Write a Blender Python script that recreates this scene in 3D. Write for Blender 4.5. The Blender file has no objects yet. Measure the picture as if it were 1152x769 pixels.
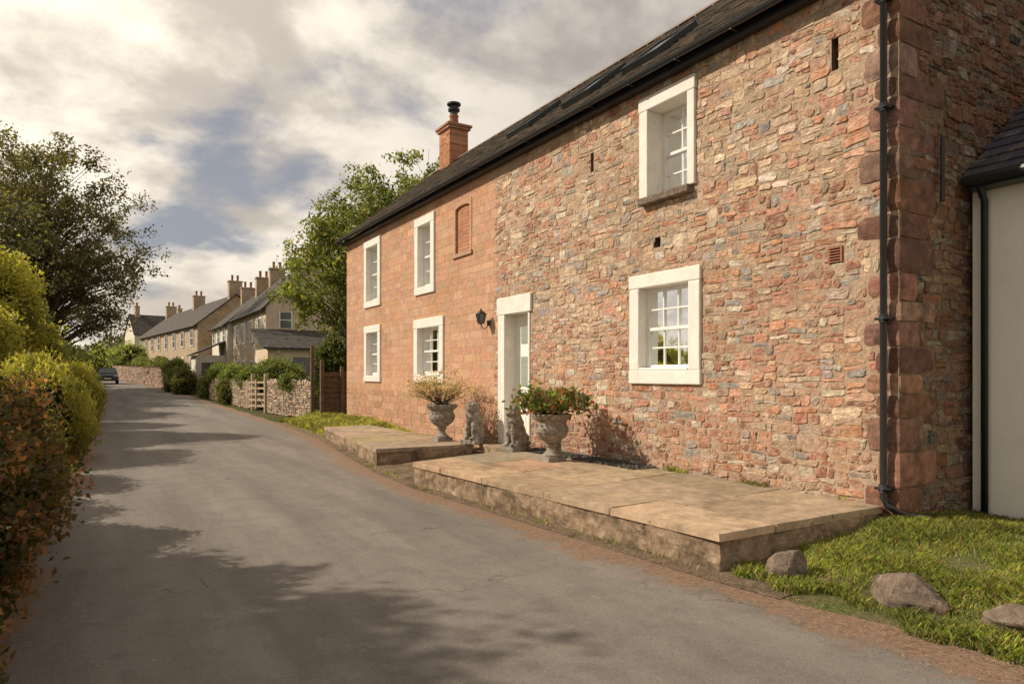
import bpy, math, random
import numpy as np
from mathutils import Vector, noise as mnoise
random.seed(7); rng=np.random.default_rng(11)
U=random.uniform
sc=bpy.context.scene
sc.view_settings.view_transform='Standard'
try: sc.view_settings.look='None'
except Exception: pass
sc.view_settings.exposure=0
COLL=sc.collection

# ---------------------------------------------------------------- materials
def mat(name,col,rough=.85,col2=None,nscale=3.0,attr=False,mott=.35,mscale=14,bump=.4,bscale=40,bdist=.01,
        spec=.3,metal=0,patch=None,pscale=2.0,pth=(.55,.7),trans=0,big=0,patch2=None,p2scale=5,p2th=(.6,.7)):
    m=bpy.data.materials.new(name); m.use_nodes=True
    nt=m.node_tree; N=nt.nodes; L=nt.links
    b=N['Principled BSDF']; b.inputs['Roughness'].default_value=rough
    b.inputs['Metallic'].default_value=metal
    b.inputs['Specular IOR Level'].default_value=spec
    tc=N.new('ShaderNodeTexCoord')
    def noise(scale,detail=5,r=.6):
        n=N.new('ShaderNodeTexNoise'); n.inputs['Scale'].default_value=scale
        n.inputs['Detail'].default_value=detail; n.inputs['Roughness'].default_value=r
        L.new(tc.outputs['Object'],n.inputs['Vector']); return n.outputs['Fac']
    def ramp(src,a,bb,c=0,d=1):
        r=N.new('ShaderNodeMapRange'); r.inputs[1].default_value=a; r.inputs[2].default_value=bb
        r.inputs[3].default_value=c; r.inputs[4].default_value=d
        L.new(src,r.inputs[0]); return r.outputs[0]
    def mix(f,a,bb,mode='MIX'):
        x=N.new('ShaderNodeMix'); x.data_type='RGBA'; x.blend_type=mode
        for s,v in ((x.inputs[0],f),(x.inputs[6],a),(x.inputs[7],bb)):
            if isinstance(v,(int,float)): s.default_value=v
            elif isinstance(v,tuple): s.default_value=(v[0],v[1],v[2],1)
            else: L.new(v,s)
        return x.outputs[2]
    if attr:
        at=N.new('ShaderNodeAttribute'); at.attribute_name='col'; base=at.outputs['Color']
    else:
        base=mix(0.0,tuple(col),tuple(col))
        if col2 is not None: base=mix(ramp(noise(nscale),.35,.65),tuple(col),tuple(col2))
    if patch is not None: base=mix(ramp(noise(pscale,8,.7),*pth),base,tuple(patch))
    if patch2 is not None: base=mix(ramp(noise(p2scale,8,.75),*p2th),base,tuple(patch2))
    for a_,s_ in ((mott,mscale),(big,.55)):
        if a_>0:
            v=ramp(noise(s_,6,.65),.28,.72,1-a_,1+a_)
            cb=N.new('ShaderNodeCombineColor')
            for i in range(3): L.new(v,cb.inputs[i])
            base=mix(1.0,base,cb.outputs[0],'MULTIPLY')
    L.new(base,b.inputs['Base Color'])
    if bump>0:
        bp=N.new('ShaderNodeBump'); bp.inputs['Strength'].default_value=bump; bp.inputs['Distance'].default_value=bdist
        L.new(noise(bscale,9,.72),bp.inputs['Height']); L.new(bp.outputs[0],b.inputs['Normal'])
    if trans>0:
        tr=N.new('ShaderNodeBsdfTranslucent'); 
        lt=mix(1.0,base,(1.5,1.4,.6),'MULTIPLY'); L.new(lt,tr.inputs[0])
        ms=N.new('ShaderNodeMixShader'); ms.inputs[0].default_value=trans
        out=N['Material Output']; L.new(b.outputs[0],ms.inputs[1]); L.new(tr.outputs[0],ms.inputs[2]); L.new(ms.outputs[0],out.inputs[0])
    return m

M={}
M['stone']=mat('stone',(.4,.3,.2),attr=True,mott=.38,mscale=15,bump=.95,bscale=17,bdist=.022,patch=(.53,.40,.295),pscale=8,pth=(.47,.70),patch2=(.23,.155,.12),p2scale=6,p2th=(.60,.80),rough=.95,spec=.08,big=.14)
M['ashlar']=mat('ashlar',(.4,.2,.1),attr=True,mott=.20,mscale=12,bump=.8,bscale=24,bdist=.011,patch=(.55,.37,.255),pscale=7,pth=(.52,.80),patch2=(.38,.21,.135),p2scale=5,p2th=(.62,.88),rough=.95,spec=.08,big=.08)
M['quoin']=mat('quoin',(.3,.15,.1),attr=True,mott=.4,mscale=9,bump=1,bscale=13,bdist=.03,patch=(.13,.085,.065),pscale=4,pth=(.48,.68),patch2=(.36,.24,.17),p2scale=9,p2th=(.6,.75),rough=.95,spec=.08)
M['mortar']=mat('mortar',(.51,.385,.28),col2=(.44,.30,.215),nscale=2.2,mott=.32,mscale=22,bump=1,bscale=26,bdist=.03,rough=.95,spec=.08,patch=(.39,.23,.16),pscale=6,pth=(.54,.72),big=.14)
M['mortar_red']=mat('mortar_red',(.50,.325,.22),col2=(.47,.29,.19),mott=.2,bump=.8,bscale=35,bdist=.015,rough=.95,spec=.1)
M['white']=mat('white_paint',(.80,.77,.71),col2=(.72,.68,.61),nscale=4,mott=.06,bump=.6,bscale=18,bdist=.010,rough=.75,patch=(.48,.41,.32),pscale=7,pth=(.64,.82))
M['frame']=mat('frame_paint',(.82,.81,.77),mott=.03,bump=0,rough=.4)
M['curtain']=mat('curtain_cloth',(.55,.53,.48),col2=(.44,.42,.38),nscale=6,mott=.1,bump=.3,bscale=12,rough=.95)
M['interior']=mat('interior_dark',(.03,.03,.028),mott=.1,bump=0,rough=1)
M['slate']=mat('slate',(.09,.08,.075),attr=True,mott=.35,mscale=6,bump=.6,bscale=30,bdist=.012,rough=.6,spec=.4,patch=(.24,.18,.12),pscale=5,pth=(.52,.70))
M['slate2']=mat('slate_far',(.06,.055,.055),col2=(.10,.085,.072),mott=.3,mscale=3,bump=.5,bscale=8,bdist=.03,rough=.8,spec=.15)
M['black']=mat('black_metal',(.018,.02,.022),mott=.1,bump=.1,rough=.35,spec=.5)
M['flag']=mat('flagstone',(.38,.3,.2),attr=True,mott=.30,mscale=8,bump=.9,bscale=16,bdist=.014,patch=(.24,.185,.125),pscale=1.7,pth=(.48,.70),patch2=(.53,.42,.31),p2scale=5,p2th=(.56,.76),rough=.92,spec=.12,big=.16)
M['kerbstone']=mat('platform_edge',(.36,.26,.18),col2=(.26,.185,.125),nscale=3,mott=.4,mscale=9,bump=1,bscale=14,bdist=.03,patch=(.14,.11,.07),pscale=3,pth=(.5,.66),patch2=(.50,.39,.28),p2scale=5,p2th=(.54,.7),rough=.95,spec=.1)
M['urn']=mat('weathered_stone',(.38,.34,.28),col2=(.2,.18,.15),nscale=9,mott=.4,mscale=20,bump=1,bscale=35,bdist=.012,rough=.95,patch=(.12,.11,.075),pscale=8,pth=(.54,.72))
M['rock']=mat('rock',(.27,.20,.15),col2=(.16,.125,.10),nscale=4,mott=.5,mscale=14,bump=1,bscale=16,bdist=.04,patch=(.38,.32,.25),pscale=6,pth=(.58,.7),rough=.95)
M['cream']=mat('cream_render',(.70,.57,.42),col2=(.62,.50,.36),nscale=.6,mott=.12,mscale=3,bump=.3,bscale=15,rough=.9)
M['whiter']=mat('white_render',(.76,.70,.59),col2=(.67,.61,.50),nscale=.8,mott=.08,mscale=2,bump=.3,bscale=30,rough=.85)
M['outwall']=mat('cream_painted_wall',(.90,.87,.79),col2=(.86,.82,.74),nscale=.9,mott=.04,mscale=3,bump=.4,bscale=30,rough=.85,patch=(.62,.56,.47),pscale=3,pth=(.68,.9))
M['greyr']=mat('brown_stone',(.48,.37,.26),col2=(.40,.30,.205),nscale=1.2,mott=.3,mscale=3,bump=.6,bscale=8,bdist=.04,rough=.9)
M['wood']=mat('dark_timber',(.12,.08,.05),col2=(.18,.125,.08),nscale=8,mott=.3,bump=.6,bscale=30,rough=.85)
M['palewood']=mat('pale_timber',(.55,.44,.31),col2=(.44,.34,.22),nscale=8,mott=.2,bump=.5,bscale=30,rough=.85)
M['bark']=mat('bark',(.10,.08,.06),col2=(.15,.12,.09),nscale=5,mott=.3,bump=1,bscale=14,bdist=.04,rough=.95)
M['leaf']=mat('leaf',(.06,.09,.03),attr=True,mott=0,bump=0,rough=.55,spec=.35,trans=.48)
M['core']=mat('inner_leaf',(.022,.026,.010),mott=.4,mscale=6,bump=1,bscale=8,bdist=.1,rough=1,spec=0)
M['grassblade']=mat('grass_blade',(.08,.14,.03),attr=True,mott=0,bump=0,rough=.6,spec=.3,trans=.48)
M['lawn']=mat('lawn',(.11,.14,.04),col2=(.17,.14,.075),nscale=3,mott=.4,mscale=20,bump=1,bscale=30,bdist=.03,rough=1,spec=.05)
M['ground']=mat('ground',(.08,.10,.035),col2=(.12,.10,.055),nscale=.3,mott=.4,mscale=4,bump=.8,bscale=8,bdist=.05,rough=1,spec=.05)
M['soil']=mat('soil',(.19,.14,.095),col2=(.25,.185,.13),nscale=8,mott=.5,mscale=35,bump=1,bscale=50,bdist=.03,rough=1,spec=.05,patch=(.10,.085,.05),pscale=3,pth=(.5,.65))
M['darksoil']=mat('planting_soil',(.05,.04,.03),mott=.5,mscale=40,bump=1,bscale=60,bdist=.03,rough=1,spec=.05)
M['litter']=mat('litter',(.2,.13,.08),attr=True,mott=0,bump=0,rough=.9)
M['carpaint']=mat('car_paint',(.02,.022,.03),mott=0,bump=0,rough=.2,spec=.6)
M['rubber']=mat('rubber',(.02,.02,.02),mott=.1,bump=0,rough=.8)
M['lamp']=mat('lamp_glass',(.5,.5,.45),mott=0,bump=0,rough=.15,spec=.6)
M['terracotta']=mat('terracotta',(.32,.14,.085),mott=.2,bump=.3,rough=.8)
M['door']=mat('door_paint',(.86,.84,.78),mott=.04,bump=0,rough=.45)
M['farglass']=mat('dark_window_glass',(.05,.06,.07),mott=.05,bump=0,rough=.12,spec=.8)
M['doorpane']=mat('obscured_door_glass',(.32,.35,.32),mott=.25,mscale=25,bump=.4,bscale=60,rough=.25,spec=.6)
def glassm():
    m=bpy.data.materials.new('window_glass'); m.use_nodes=True; nt=m.node_tree; N=nt.nodes; L=nt.links
    N.remove(N['Principled BSDF']); out=N['Material Output']
    t=N.new('ShaderNodeBsdfTransparent'); t.inputs[0].default_value=(.72,.76,.74,1)
    g=N.new('ShaderNodeBsdfGlossy'); g.inputs['Roughness'].default_value=.03; g.inputs[0].default_value=(.9,.93,.95,1)
    tc=N.new('ShaderNodeTexCoord'); n=N.new('ShaderNodeTexNoise'); n.inputs['Scale'].default_value=2.5; L.new(tc.outputs['Object'],n.inputs['Vector'])
    bp=N.new('ShaderNodeBump'); bp.inputs['Strength'].default_value=.15; bp.inputs['Distance'].default_value=.03; L.new(n.outputs['Fac'],bp.inputs['Height']); L.new(bp.outputs[0],g.inputs['Normal'])
    lw=N.new('ShaderNodeFresnel'); lw.inputs[0].default_value=1.5
    ad=N.new('ShaderNodeMath'); ad.operation='MULTIPLY_ADD'; ad.use_clamp=True; L.new(lw.outputs[0],ad.inputs[0]); ad.inputs[1].default_value=1.3; ad.inputs[2].default_value=.04
    ms=N.new('ShaderNodeMixShader'); L.new(ad.outputs[0],ms.inputs[0]); L.new(t.outputs[0],ms.inputs[1]); L.new(g.outputs[0],ms.inputs[2]); L.new(ms.outputs[0],out.inputs[0])
    return m
M['glass']=glassm()
def asphalt():
    m=bpy.data.materials.new('asphalt'); m.use_nodes=True; nt=m.node_tree; N=nt.nodes; L=nt.links
    b=N['Principled BSDF']; b.inputs['Roughness'].default_value=.85; b.inputs['Specular IOR Level'].default_value=.3
    tc=N.new('ShaderNodeTexCoord')
    def noise(s,d=5,r=.6,vec=None):
        n=N.new('ShaderNodeTexNoise'); n.inputs['Scale'].default_value=s; n.inputs['Detail'].default_value=d; n.inputs['Roughness'].default_value=r
        L.new(vec or tc.outputs['Object'],n.inputs['Vector']); return n.outputs['Fac']
    def mr(src,a,c,o0=0,o1=1):
        r=N.new('ShaderNodeMapRange'); 
        for i,v in ((1,a),(2,c),(3,o0),(4,o1)): r.inputs[i].default_value=v
        L.new(src,r.inputs[0]); return r.outputs[0]
    def mix(f,a,c,mode='MIX'):
        x=N.new('ShaderNodeMix'); x.data_type='RGBA'; x.blend_type=mode
        for s,v in ((x.inputs[0],f),(x.inputs[6],a),(x.inputs[7],c)):
            if isinstance(v,(int,float)): s.default_value=v
            elif isinstance(v,tuple): s.default_value=(*v,1)
            else: L.new(v,s)
        return x.outputs[2]
    mp=N.new('ShaderNodeMapping'); mp.inputs['Scale'].default_value=(1.6,.2,1); L.new(tc.outputs['Object'],mp.inputs[0])
    c=mix(mr(noise(.9,5,.6,mp.outputs[0]),.35,.65),(.160,.141,.123),(.250,.223,.197))
    c=mix(mr(noise(2.4,8,.75),.48,.62,0,.5),c,(.142,.124,.108))
    c=mix(mr(noise(5.5,8,.75),.55,.70,0,.45),c,(.30,.265,.228))
    fine=noise(90,4,.8)
    c=mix(mr(fine,.55,.72,0,.65),c,(.42,.38,.335))
    c=mix(mr(fine,.43,.28,0,.7),c,(.06,.052,.045))
    f2=noise(32,4,.8); c=mix(mr(f2,.58,.72,0,.5),c,(.35,.31,.265))
    c=mix(mr(f2,.42,.3,0,.4),c,(.09,.078,.066))
    vo=N.new('ShaderNodeTexVoronoi'); vo.feature='DISTANCE_TO_EDGE'; vo.inputs['Scale'].default_value=.55
    wv=N.new('ShaderNodeVectorMath'); wv.operation='MULTIPLY_ADD'
    nn=N.new('ShaderNodeTexNoise'); nn.inputs['Scale'].default_value=2.5; nn.inputs['Detail'].default_value=6; L.new(tc.outputs['Object'],nn.inputs['Vector'])
    L.new(nn.outputs['Color'],wv.inputs[0]); wv.inputs[1].default_value=(.7,.7,.7); L.new(tc.outputs['Object'],wv.inputs[2])
    L.new(wv.outputs[0],vo.inputs['Vector'])
    cr=mr(vo.outputs['Distance'],.0,.006,1,0)
    crm=N.new('ShaderNodeMath'); crm.operation='MULTIPLY'; L.new(cr,crm.inputs[0]); L.new(mr(noise(.5,3),.5,.62),crm.inputs[1])
    c=mix(crm.outputs[0],c,(.08,.068,.057))
    at=N.new('ShaderNodeAttribute'); at.attribute_name='col'
    sp=N.new('ShaderNodeSeparateColor'); L.new(at.outputs['Color'],sp.inputs[0])
    ad=N.new('ShaderNodeMath'); ad.operation='ADD'; L.new(sp.outputs[0],ad.inputs[0])
    L.new(mr(noise(4,8,.75),.2,.8,-.45,.45),ad.inputs[1])
    dirt=mix(mr(noise(25,5,.8),.3,.7),(.16,.10,.065),(.34,.225,.15))
    c=mix(mr(ad.outputs[0],.40,.60),c,dirt)
    L.new(c,b.inputs['Base Color'])
    bp=N.new('ShaderNodeBump'); bp.inputs['Strength'].default_value=.8; bp.inputs['Distance'].default_value=.012
    L.new(noise(80,5,.8),bp.inputs['Height'])
    bp2=N.new('ShaderNodeBump'); bp2.inputs['Strength'].default_value=.4; bp2.inputs['Distance'].default_value=.06
    L.new(noise(1.6,6,.6),bp2.inputs['Height']); L.new(bp.outputs[0],bp2.inputs['Normal'])
    L.new(bp2.outputs[0],b.inputs['Normal'])
    return m
M['asphalt']=asphalt()

# ---------------------------------------------------------------- builders
class MB:
    def __init__(s): s.v=[];s.f=[];s.c=[];s.m=[]
    def add(s,vs,fs,col=(.5,.5,.5),mi=0):
        o=len(s.v); s.v.extend(vs); s.c.extend([col]*len(vs))
        for f in fs: s.f.append([i+o for i in f]); s.m.append(mi)
    def box(s,x0,x1,y0,y1,z0,z1,xf=None,col=(.5,.5,.5),mi=0):
        vs=[(x,y,z) for z in (z0,z1) for y in (y0,y1) for x in (x0,x1)]
        if xf: vs=[xf(*p) for p in vs]
        s.add(vs,[(0,2,3,1),(4,5,7,6),(0,1,5,4),(2,6,7,3),(0,4,6,2),(1,3,7,5)],col,mi)
    def tube(s,pts,rad,n=8,col=(.5,.5,.5),mi=0,cap=True):
        pts=[Vector(p) for p in pts]; vs=[]
        if not hasattr(rad,'__len__'): rad=[rad]*len(pts)
        for i,p in enumerate(pts):
            d=(pts[min(i+1,len(pts)-1)]-pts[max(i-1,0)]).normalized()
            a=d.cross(Vector((0,0,1)) if abs(d.z)<.9 else Vector((1,0,0))).normalized(); b=d.cross(a)
            for k in range(n):
                t=2*math.pi*k/n; vs.append(tuple(p+(a*math.cos(t)+b*math.sin(t))*rad[i]))
        fs=[]
        for i in range(len(pts)-1):
            for k in range(n): fs.append((i*n+k,i*n+(k+1)%n,(i+1)*n+(k+1)%n,(i+1)*n+k))
        if cap: fs.append(list(range(n))); fs.append([ (len(pts)-1)*n+k for k in range(n)])
        s.add(vs,fs,col,mi)
    def lathe(s,prof,c,n=28,mod=None,mi=0,col=(.5,.5,.5)):
        vs=[];fs=[]
        for i,(r,z) in enumerate(prof):
            for k in range(n):
                t=2*math.pi*k/n; rr=r*(1+(mod(i,t) if mod else 0)); vs.append((c[0]+rr*math.cos(t),c[1]+rr*math.sin(t),c[2]+z))
        for i in range(len(prof)-1):
            for k in range(n): fs.append((i*n+k,i*n+(k+1)%n,(i+1)*n+(k+1)%n,(i+1)*n+k))
        fs.append(list(range(n))); fs.append([(len(prof)-1)*n+k for k in range(n)])
        s.add(vs,fs,col,mi)
    def obj(s,name,mats,parent=None,origin=(0,0,0),smooth=False,bevel=0,**props):
        me=bpy.data.meshes.new(name); o=Vector(origin)
        me.from_pydata([(x-o.x,y-o.y,z-o.z) for x,y,z in s.v],[],s.f)
        if not isinstance(mats,(list,tuple)): mats=[mats]
        for m in mats: me.materials.append(m)
        me.polygons.foreach_set('material_index',s.m)
        at=me.attributes.new('col','FLOAT_COLOR','POINT')
        ca=np.ones((len(s.v),4),dtype=np.float32); ca[:,:3]=np.array(s.c,dtype=np.float32)
        at.data.foreach_set('color',ca.ravel())
        if smooth: me.polygons.foreach_set('use_smooth',[True]*len(me.polygons))
        me.update()
        ob=bpy.data.objects.new(name,me); COLL.objects.link(ob)
        if parent: ob.parent=parent
        else: ob.location=o
        if bevel:
            md=ob.modifiers.new('bevel','BEVEL'); md.width=bevel; md.segments=2; md.limit_method='ANGLE'
        for k,v in props.items(): ob[k]=v
        return ob
def empty(name,loc,label,category,group=None):
    e=bpy.data.objects.new(name,None); e.location=loc; e.empty_display_size=.3; COLL.objects.link(e)
    e['label']=label; e['category']=category
    if group: e['group']=group
    return e
def arr_mesh(name,V,nper,C,m,parent=None,origin=(0,0,0),**props):
    N=len(V); me=bpy.data.meshes.new(name)
    me.vertices.add(N*nper); me.vertices.foreach_set('co',(V.reshape(-1,3)-np.array(origin)).astype(np.float32).ravel())
    me.loops.add(N*nper); me.loops.foreach_set('vertex_index',np.arange(N*nper,dtype=np.int32))
    me.polygons.add(N); me.polygons.foreach_set('loop_start',np.arange(0,N*nper,nper,dtype=np.int32))
    try: me.polygons.foreach_set('loop_total',np.full(N,nper,dtype=np.int32))
    except Exception: pass
    me.update(calc_edges=True); me.validate()
    at=me.attributes.new('col','FLOAT_COLOR','POINT')
    ca=np.ones((N*nper,4),dtype=np.float32); ca[:,:3]=np.repeat(C,nper,axis=0); at.data.foreach_set('color',ca.ravel())
    me.materials.append(m)
    ob=bpy.data.objects.new(name,me); COLL.objects.link(ob)
    if parent: ob.parent=parent
    else: ob.location=origin
    for k,v in props.items(): ob[k]=v
    return ob
def unit(a): return a/np.maximum(np.linalg.norm(a,axis=1,keepdims=True),1e-6)
def leaf_quads(C,size,aspect=.5,droop=0):
    N=len(C); d=unit(rng.normal(size=(N,3))+np.array([0,0,-droop])); n=unit(rng.normal(size=(N,3))+np.array([0,0,.6]))
    b=unit(np.cross(d,n)); ln=size*rng.uniform(.6,1.35,(N,1))*.5
    a=d*ln; bb=b*ln*aspect; nn=np.cross(d,b)*ln*.25
    return np.stack([C-a,C+bb+nn,C+a,C-bb+nn],axis=1)
def vnoise(P,s,o=0):
    x,y,z=P[:,0]*s+o,P[:,1]*s+1.7*o,P[:,2]*s+.6*o
    return (np.sin(x*1.3+np.sin(y*1.7)*1.3)+np.sin(y*1.1+np.sin(z*1.9+1)*1.2)+np.sin(z*1.5+np.sin(x*1.6+2)*1.4))/3
def leafcol(C,cols,w=None,s=1.2,o=0,var=.25):
    cols=np.array(cols); N=len(C)
    k=rng.choice(len(cols),N,p=w); c=cols[k]
    f=1+.45*vnoise(C,s,o)[:,None]+var*rng.normal(size=(N,1))*.6
    return np.clip(c*np.clip(f,.35,1.9),.004,.9)

def gz(y): 
    t=max(0,y-25); 
    return min(.02*t*t/(t+6) if t>0 else 0,1.7)

def tree(name,base,height,cr,cz0,label,nclump=70,nleaf=260,lsize=.2,cols=None,clump=.9,trunk_r=.3,seed=1,droop=.3,w=None,rx=None,irrk=1,power=.38):
    r=random.Random(seed)
    e=empty(name,base,label,'tree')
    B=Vector(base); mb=MB(); rx=rx or cr
    ztop=height; zc=(cz0+ztop)/2; rz=(ztop-cz0)/2
    tp=[B+Vector((0,0,-.2))]; lean=Vector((r.uniform(-.3,.3),r.uniform(-.3,.3),0))
    nT=8
    for i in range(1,nT+1): tp.append(B+Vector((0,0,height*.85*i/nT))+lean*(i/nT)*1.5+Vector((r.uniform(-.1,.1),r.uniform(-.1,.1),0)))
    rad=[trunk_r*(1.25 if i==0 else 1)*(1-.88*i/nT) for i in range(nT+1)]
    mb.tube(tp,rad,10)
    Cs=[]
    for k in range(nclump):
        while True:
            v=Vector((r.gauss(0,1),r.gauss(0,1),r.gauss(0,1))).normalized()*(r.random()**power)
            if v.z>-.85: break
        irr=1+irrk*(.22*math.sin(v.x*5+seed)+.18*math.sin(v.y*6+seed*2+v.z*4))
        p=B+Vector((v.x*rx*irr,v.y*cr*irr,zc+v.z*rz*(1+.08*math.sin(v.x*7+seed))))
        Cs.append(p)
        t=max(.15,min(.95,(p.z-B.z)/(height*.85)-r.uniform(.12,.3)))
        q=t*nT; i=int(q); a=tp[i].lerp(tp[min(i+1,nT)],q-i)
        mid=a.lerp(p,.5)+Vector((r.uniform(-.3,.3),r.uniform(-.3,.3),r.uniform(.1,.5)))
        r0=max(.03,rad[i]*.34)
        mb.tube([a,a.lerp(mid,.5)+Vector((0,0,.05)),mid,mid.lerp(p,.6),p],[r0,r0*.75,r0*.5,r0*.3,.012],5,cap=False)
        for _ in range(3):
            qv=p+Vector((r.gauss(0,1),r.gauss(0,1),r.gauss(0,1)))*clump*.6
            mb.tube([mid.lerp(p,.6),qv],[r0*.25,.008],3,cap=False)
    mb.obj('trunk',M['bark'],e,base,smooth=True)
    pts=[]
    for p in Cs:
        s=clump*r.uniform(.55,1.25); n=int(nleaf*s/clump)
        sub=rng.normal(size=(7,3))*s*.55
        kk=rng.integers(0,7,n)
        q=sub[kk]+rng.normal(size=(n,3))*s*np.array([.30,.30,.2])
        pts.append(q+np.array(p))
    P=np.concatenate(pts)
    C=leafcol(P,cols,w,s=1.6/max(clump,.3),o=seed)
    arr_mesh('crown',leaf_quads(P,lsize,.55,droop),4,C,M['leaf'],e,base)
    return e

def bush(name,lumps,label,n,lsize,cols,w=None,seed=1,category='bush',zmin=0.0,aspect=.5,shell=.14,core=.80,nz=2.0,spiky=0,sub=9,heads=None):
    base=(lumps[0][0][0],lumps[0][0][1],zmin)
    e=empty(name,base,label,category); r=random.Random(seed)
    main=len(lumps); al=list(lumps)
    for (c,rd) in lumps:
        for _ in range(sub):
            while True:
                d=Vector((r.gauss(0,1),r.gauss(0,1),r.gauss(0,1))).normalized()
                if d.z>-.5: break
            k=r.uniform(.22,.42); m_=min(rd)
            al.append(((c[0]+d.x*rd[0]*.86,c[1]+d.y*rd[1]*.86,c[2]+d.z*rd[2]*.86),(m_*k*1.1,m_*k*1.3,m_*k)))
    areas=[ (l[1][0]*l[1][1]+l[1][0]*l[1][2]+l[1][1]*l[1][2]) for l in al]; tot=sum(areas)
    pts=[]; mb=MB()
    for idx,((c,rd),a) in enumerate(zip(al,areas)):
        k=int(n*a/tot); d=unit(rng.normal(size=(k,3)))
        rr=1+.10*np.sin(d[:,0]*7+seed)+.09*np.sin(d[:,1]*9+d[:,2]*6+seed)+.05*np.sin(d[:,2]*17+d[:,0]*13)
        sh=shell if idx<main else .35
        f=rr*(1-np.abs(rng.normal(size=k))*sh+.04*rng.normal(size=k))
        sp=rng.random(k)<.10; f=f+sp*rng.random(k)*.28
        pts.append(np.array(c)+d*f[:,None]*np.array(rd))
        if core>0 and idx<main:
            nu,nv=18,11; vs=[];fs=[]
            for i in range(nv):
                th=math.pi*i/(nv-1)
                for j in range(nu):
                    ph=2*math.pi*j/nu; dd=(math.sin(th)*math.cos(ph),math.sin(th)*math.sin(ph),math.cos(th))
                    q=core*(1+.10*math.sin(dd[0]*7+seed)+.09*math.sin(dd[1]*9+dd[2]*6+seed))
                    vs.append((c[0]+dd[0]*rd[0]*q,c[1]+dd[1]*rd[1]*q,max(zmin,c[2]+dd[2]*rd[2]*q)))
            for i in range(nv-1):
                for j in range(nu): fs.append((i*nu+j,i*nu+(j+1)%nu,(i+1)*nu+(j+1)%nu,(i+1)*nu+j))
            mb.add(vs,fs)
    P=np.concatenate(pts); P=P[P[:,2]>zmin+.02]
    C=leafcol(P,cols,w,s=nz,o=seed)
    if heads:
        idx=rng.choice(len(P),heads[0]); hp=[];
        for q in P[idx]: hp.append(q+rng.normal(size=(26,3))*heads[2])
        hp=np.concatenate(hp); hc=leafcol(hp,heads[1],None,s=3,o=3)
        k=hp[:,2]>zmin+.05; P=np.concatenate([P,hp[k]]); C=np.concatenate([C,hc[k]])
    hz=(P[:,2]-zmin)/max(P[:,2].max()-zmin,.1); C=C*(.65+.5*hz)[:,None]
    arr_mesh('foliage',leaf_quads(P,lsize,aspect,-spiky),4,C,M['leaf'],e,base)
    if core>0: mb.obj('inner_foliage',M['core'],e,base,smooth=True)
    return e

# stones
def warp(a,b):
    return (a+.016*math.sin(b*4.1+a*1.3)+.010*math.sin(b*9+a*5), b+.012*math.sin(a*1.7+b*.8)+.009*math.sin(a*4.3+b*2.1+1)+.007*math.sin(a*11+b*5))
def stone(mb,a0,a1,b0,b1,h,xf,col,joint=.007,jit=.012,cham=.3,ins=.02,wp=True,tilt=.02,mi=0,lump=.004,skew=.0):
    w=a1-a0; hh=b1-b0
    if w<.03 or hh<.03: return
    a0+=joint;a1-=joint;b0+=joint;b1-=joint; w=a1-a0; hh=b1-b0
    m_=min(w,hh); J=lambda:U(-jit,jit)
    c=[m_*U(.4,1.4)*cham*.5 for _ in range(8)]
    s=[U(-skew,skew)*m_ for _ in range(4)]
    P=[(a0,b0+c[0]),(a0+c[1],b0),(a0+w*.36,b0),(a0+w*.68,b0),(a1-c[2],b0),(a1,b0+c[3]),(a1,(b0+b1)/2),(a1,b1-c[4]),(a1-c[5],b1),(a0+w*.66,b1),(a0+w*.33,b1),(a0+c[6],b1),(a0,b1-c[7]),(a0,(b0+b1)/2)]
    n=len(P); ca,cb=(a0+a1)/2,(b0+b1)/2
    def sk(p):
        u=(p[0]-a0)/w; v=(p[1]-b0)/hh
        return (p[0]+(s[0]*(1-v) if u<.5 else s[1]*(v)),p[1]+(s[2]*(u) if v<.5 else s[3]*(1-u)))
    P=[sk(p) for p in P]; P=[(p[0]+J(),p[1]+J()*.8) for p in P]
    ta,tb=U(-tilt,tilt),U(-tilt,tilt); ins=min(ins,m_*.26)
    vs=[]
    def put(a,b,o):
        if wp: a,b=warp(a,b)
        vs.append(xf(a,b,o))
    for p in P: put(p[0],p[1],-.02)
    for p in P:
        d=math.hypot(p[0]-ca,p[1]-cb)+1e-6; k=1-ins*.25/d
        put(ca+(p[0]-ca)*k,cb+(p[1]-cb)*k,h*.55+(ta*(p[0]-ca)/w+tb*(p[1]-cb)/hh)*.8)
    for p in P:
        dx=p[0]-ca;dy=p[1]-cb; k=1-ins/max(math.hypot(dx,dy),ins*1.5)
        a=ca+dx*k; b=cb+dy*k
        put(a,b,h+ta*(a-ca)/w+tb*(b-cb)/hh+U(-lump,lump))
    for p in P:
        a=ca+(p[0]-ca)*.45; b=cb+(p[1]-cb)*.45
        put(a,b,h+ta*(a-ca)/w+tb*(b-cb)/hh+U(-lump,lump)*1.3)
    put(ca,cb,h+U(-lump,lump))
    fs=[]
    for r in range(3):
        for k in range(n): fs.append((r*n+k,r*n+(k+1)%n,(r+1)*n+(k+1)%n,(r+1)*n+k))
    for k in range(n): fs.append((3*n+k,3*n+(k+1)%n,4*n))
    mb.add(vs,fs,col,mi)
def split(a0,a1,b0,b1,out,hr=(.10,.23),wr=(.15,.42)):
    w=a1-a0;h=b1-b0
    if h>U(*hr) and h>.085:
        m=b0+h*U(.3,.7); split(a0,a1,b0,m,out,hr,wr); split(a0,a1,m,b1,out,hr,wr)
    elif w>U(*wr) and w>.12:
        m=a0+w*U(.3,.7); split(a0,m,b0,b1,out,hr,wr); split(m,a1,b0,b1,out,hr,wr)
    else: out.append((a0,a1,b0,b1))
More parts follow.
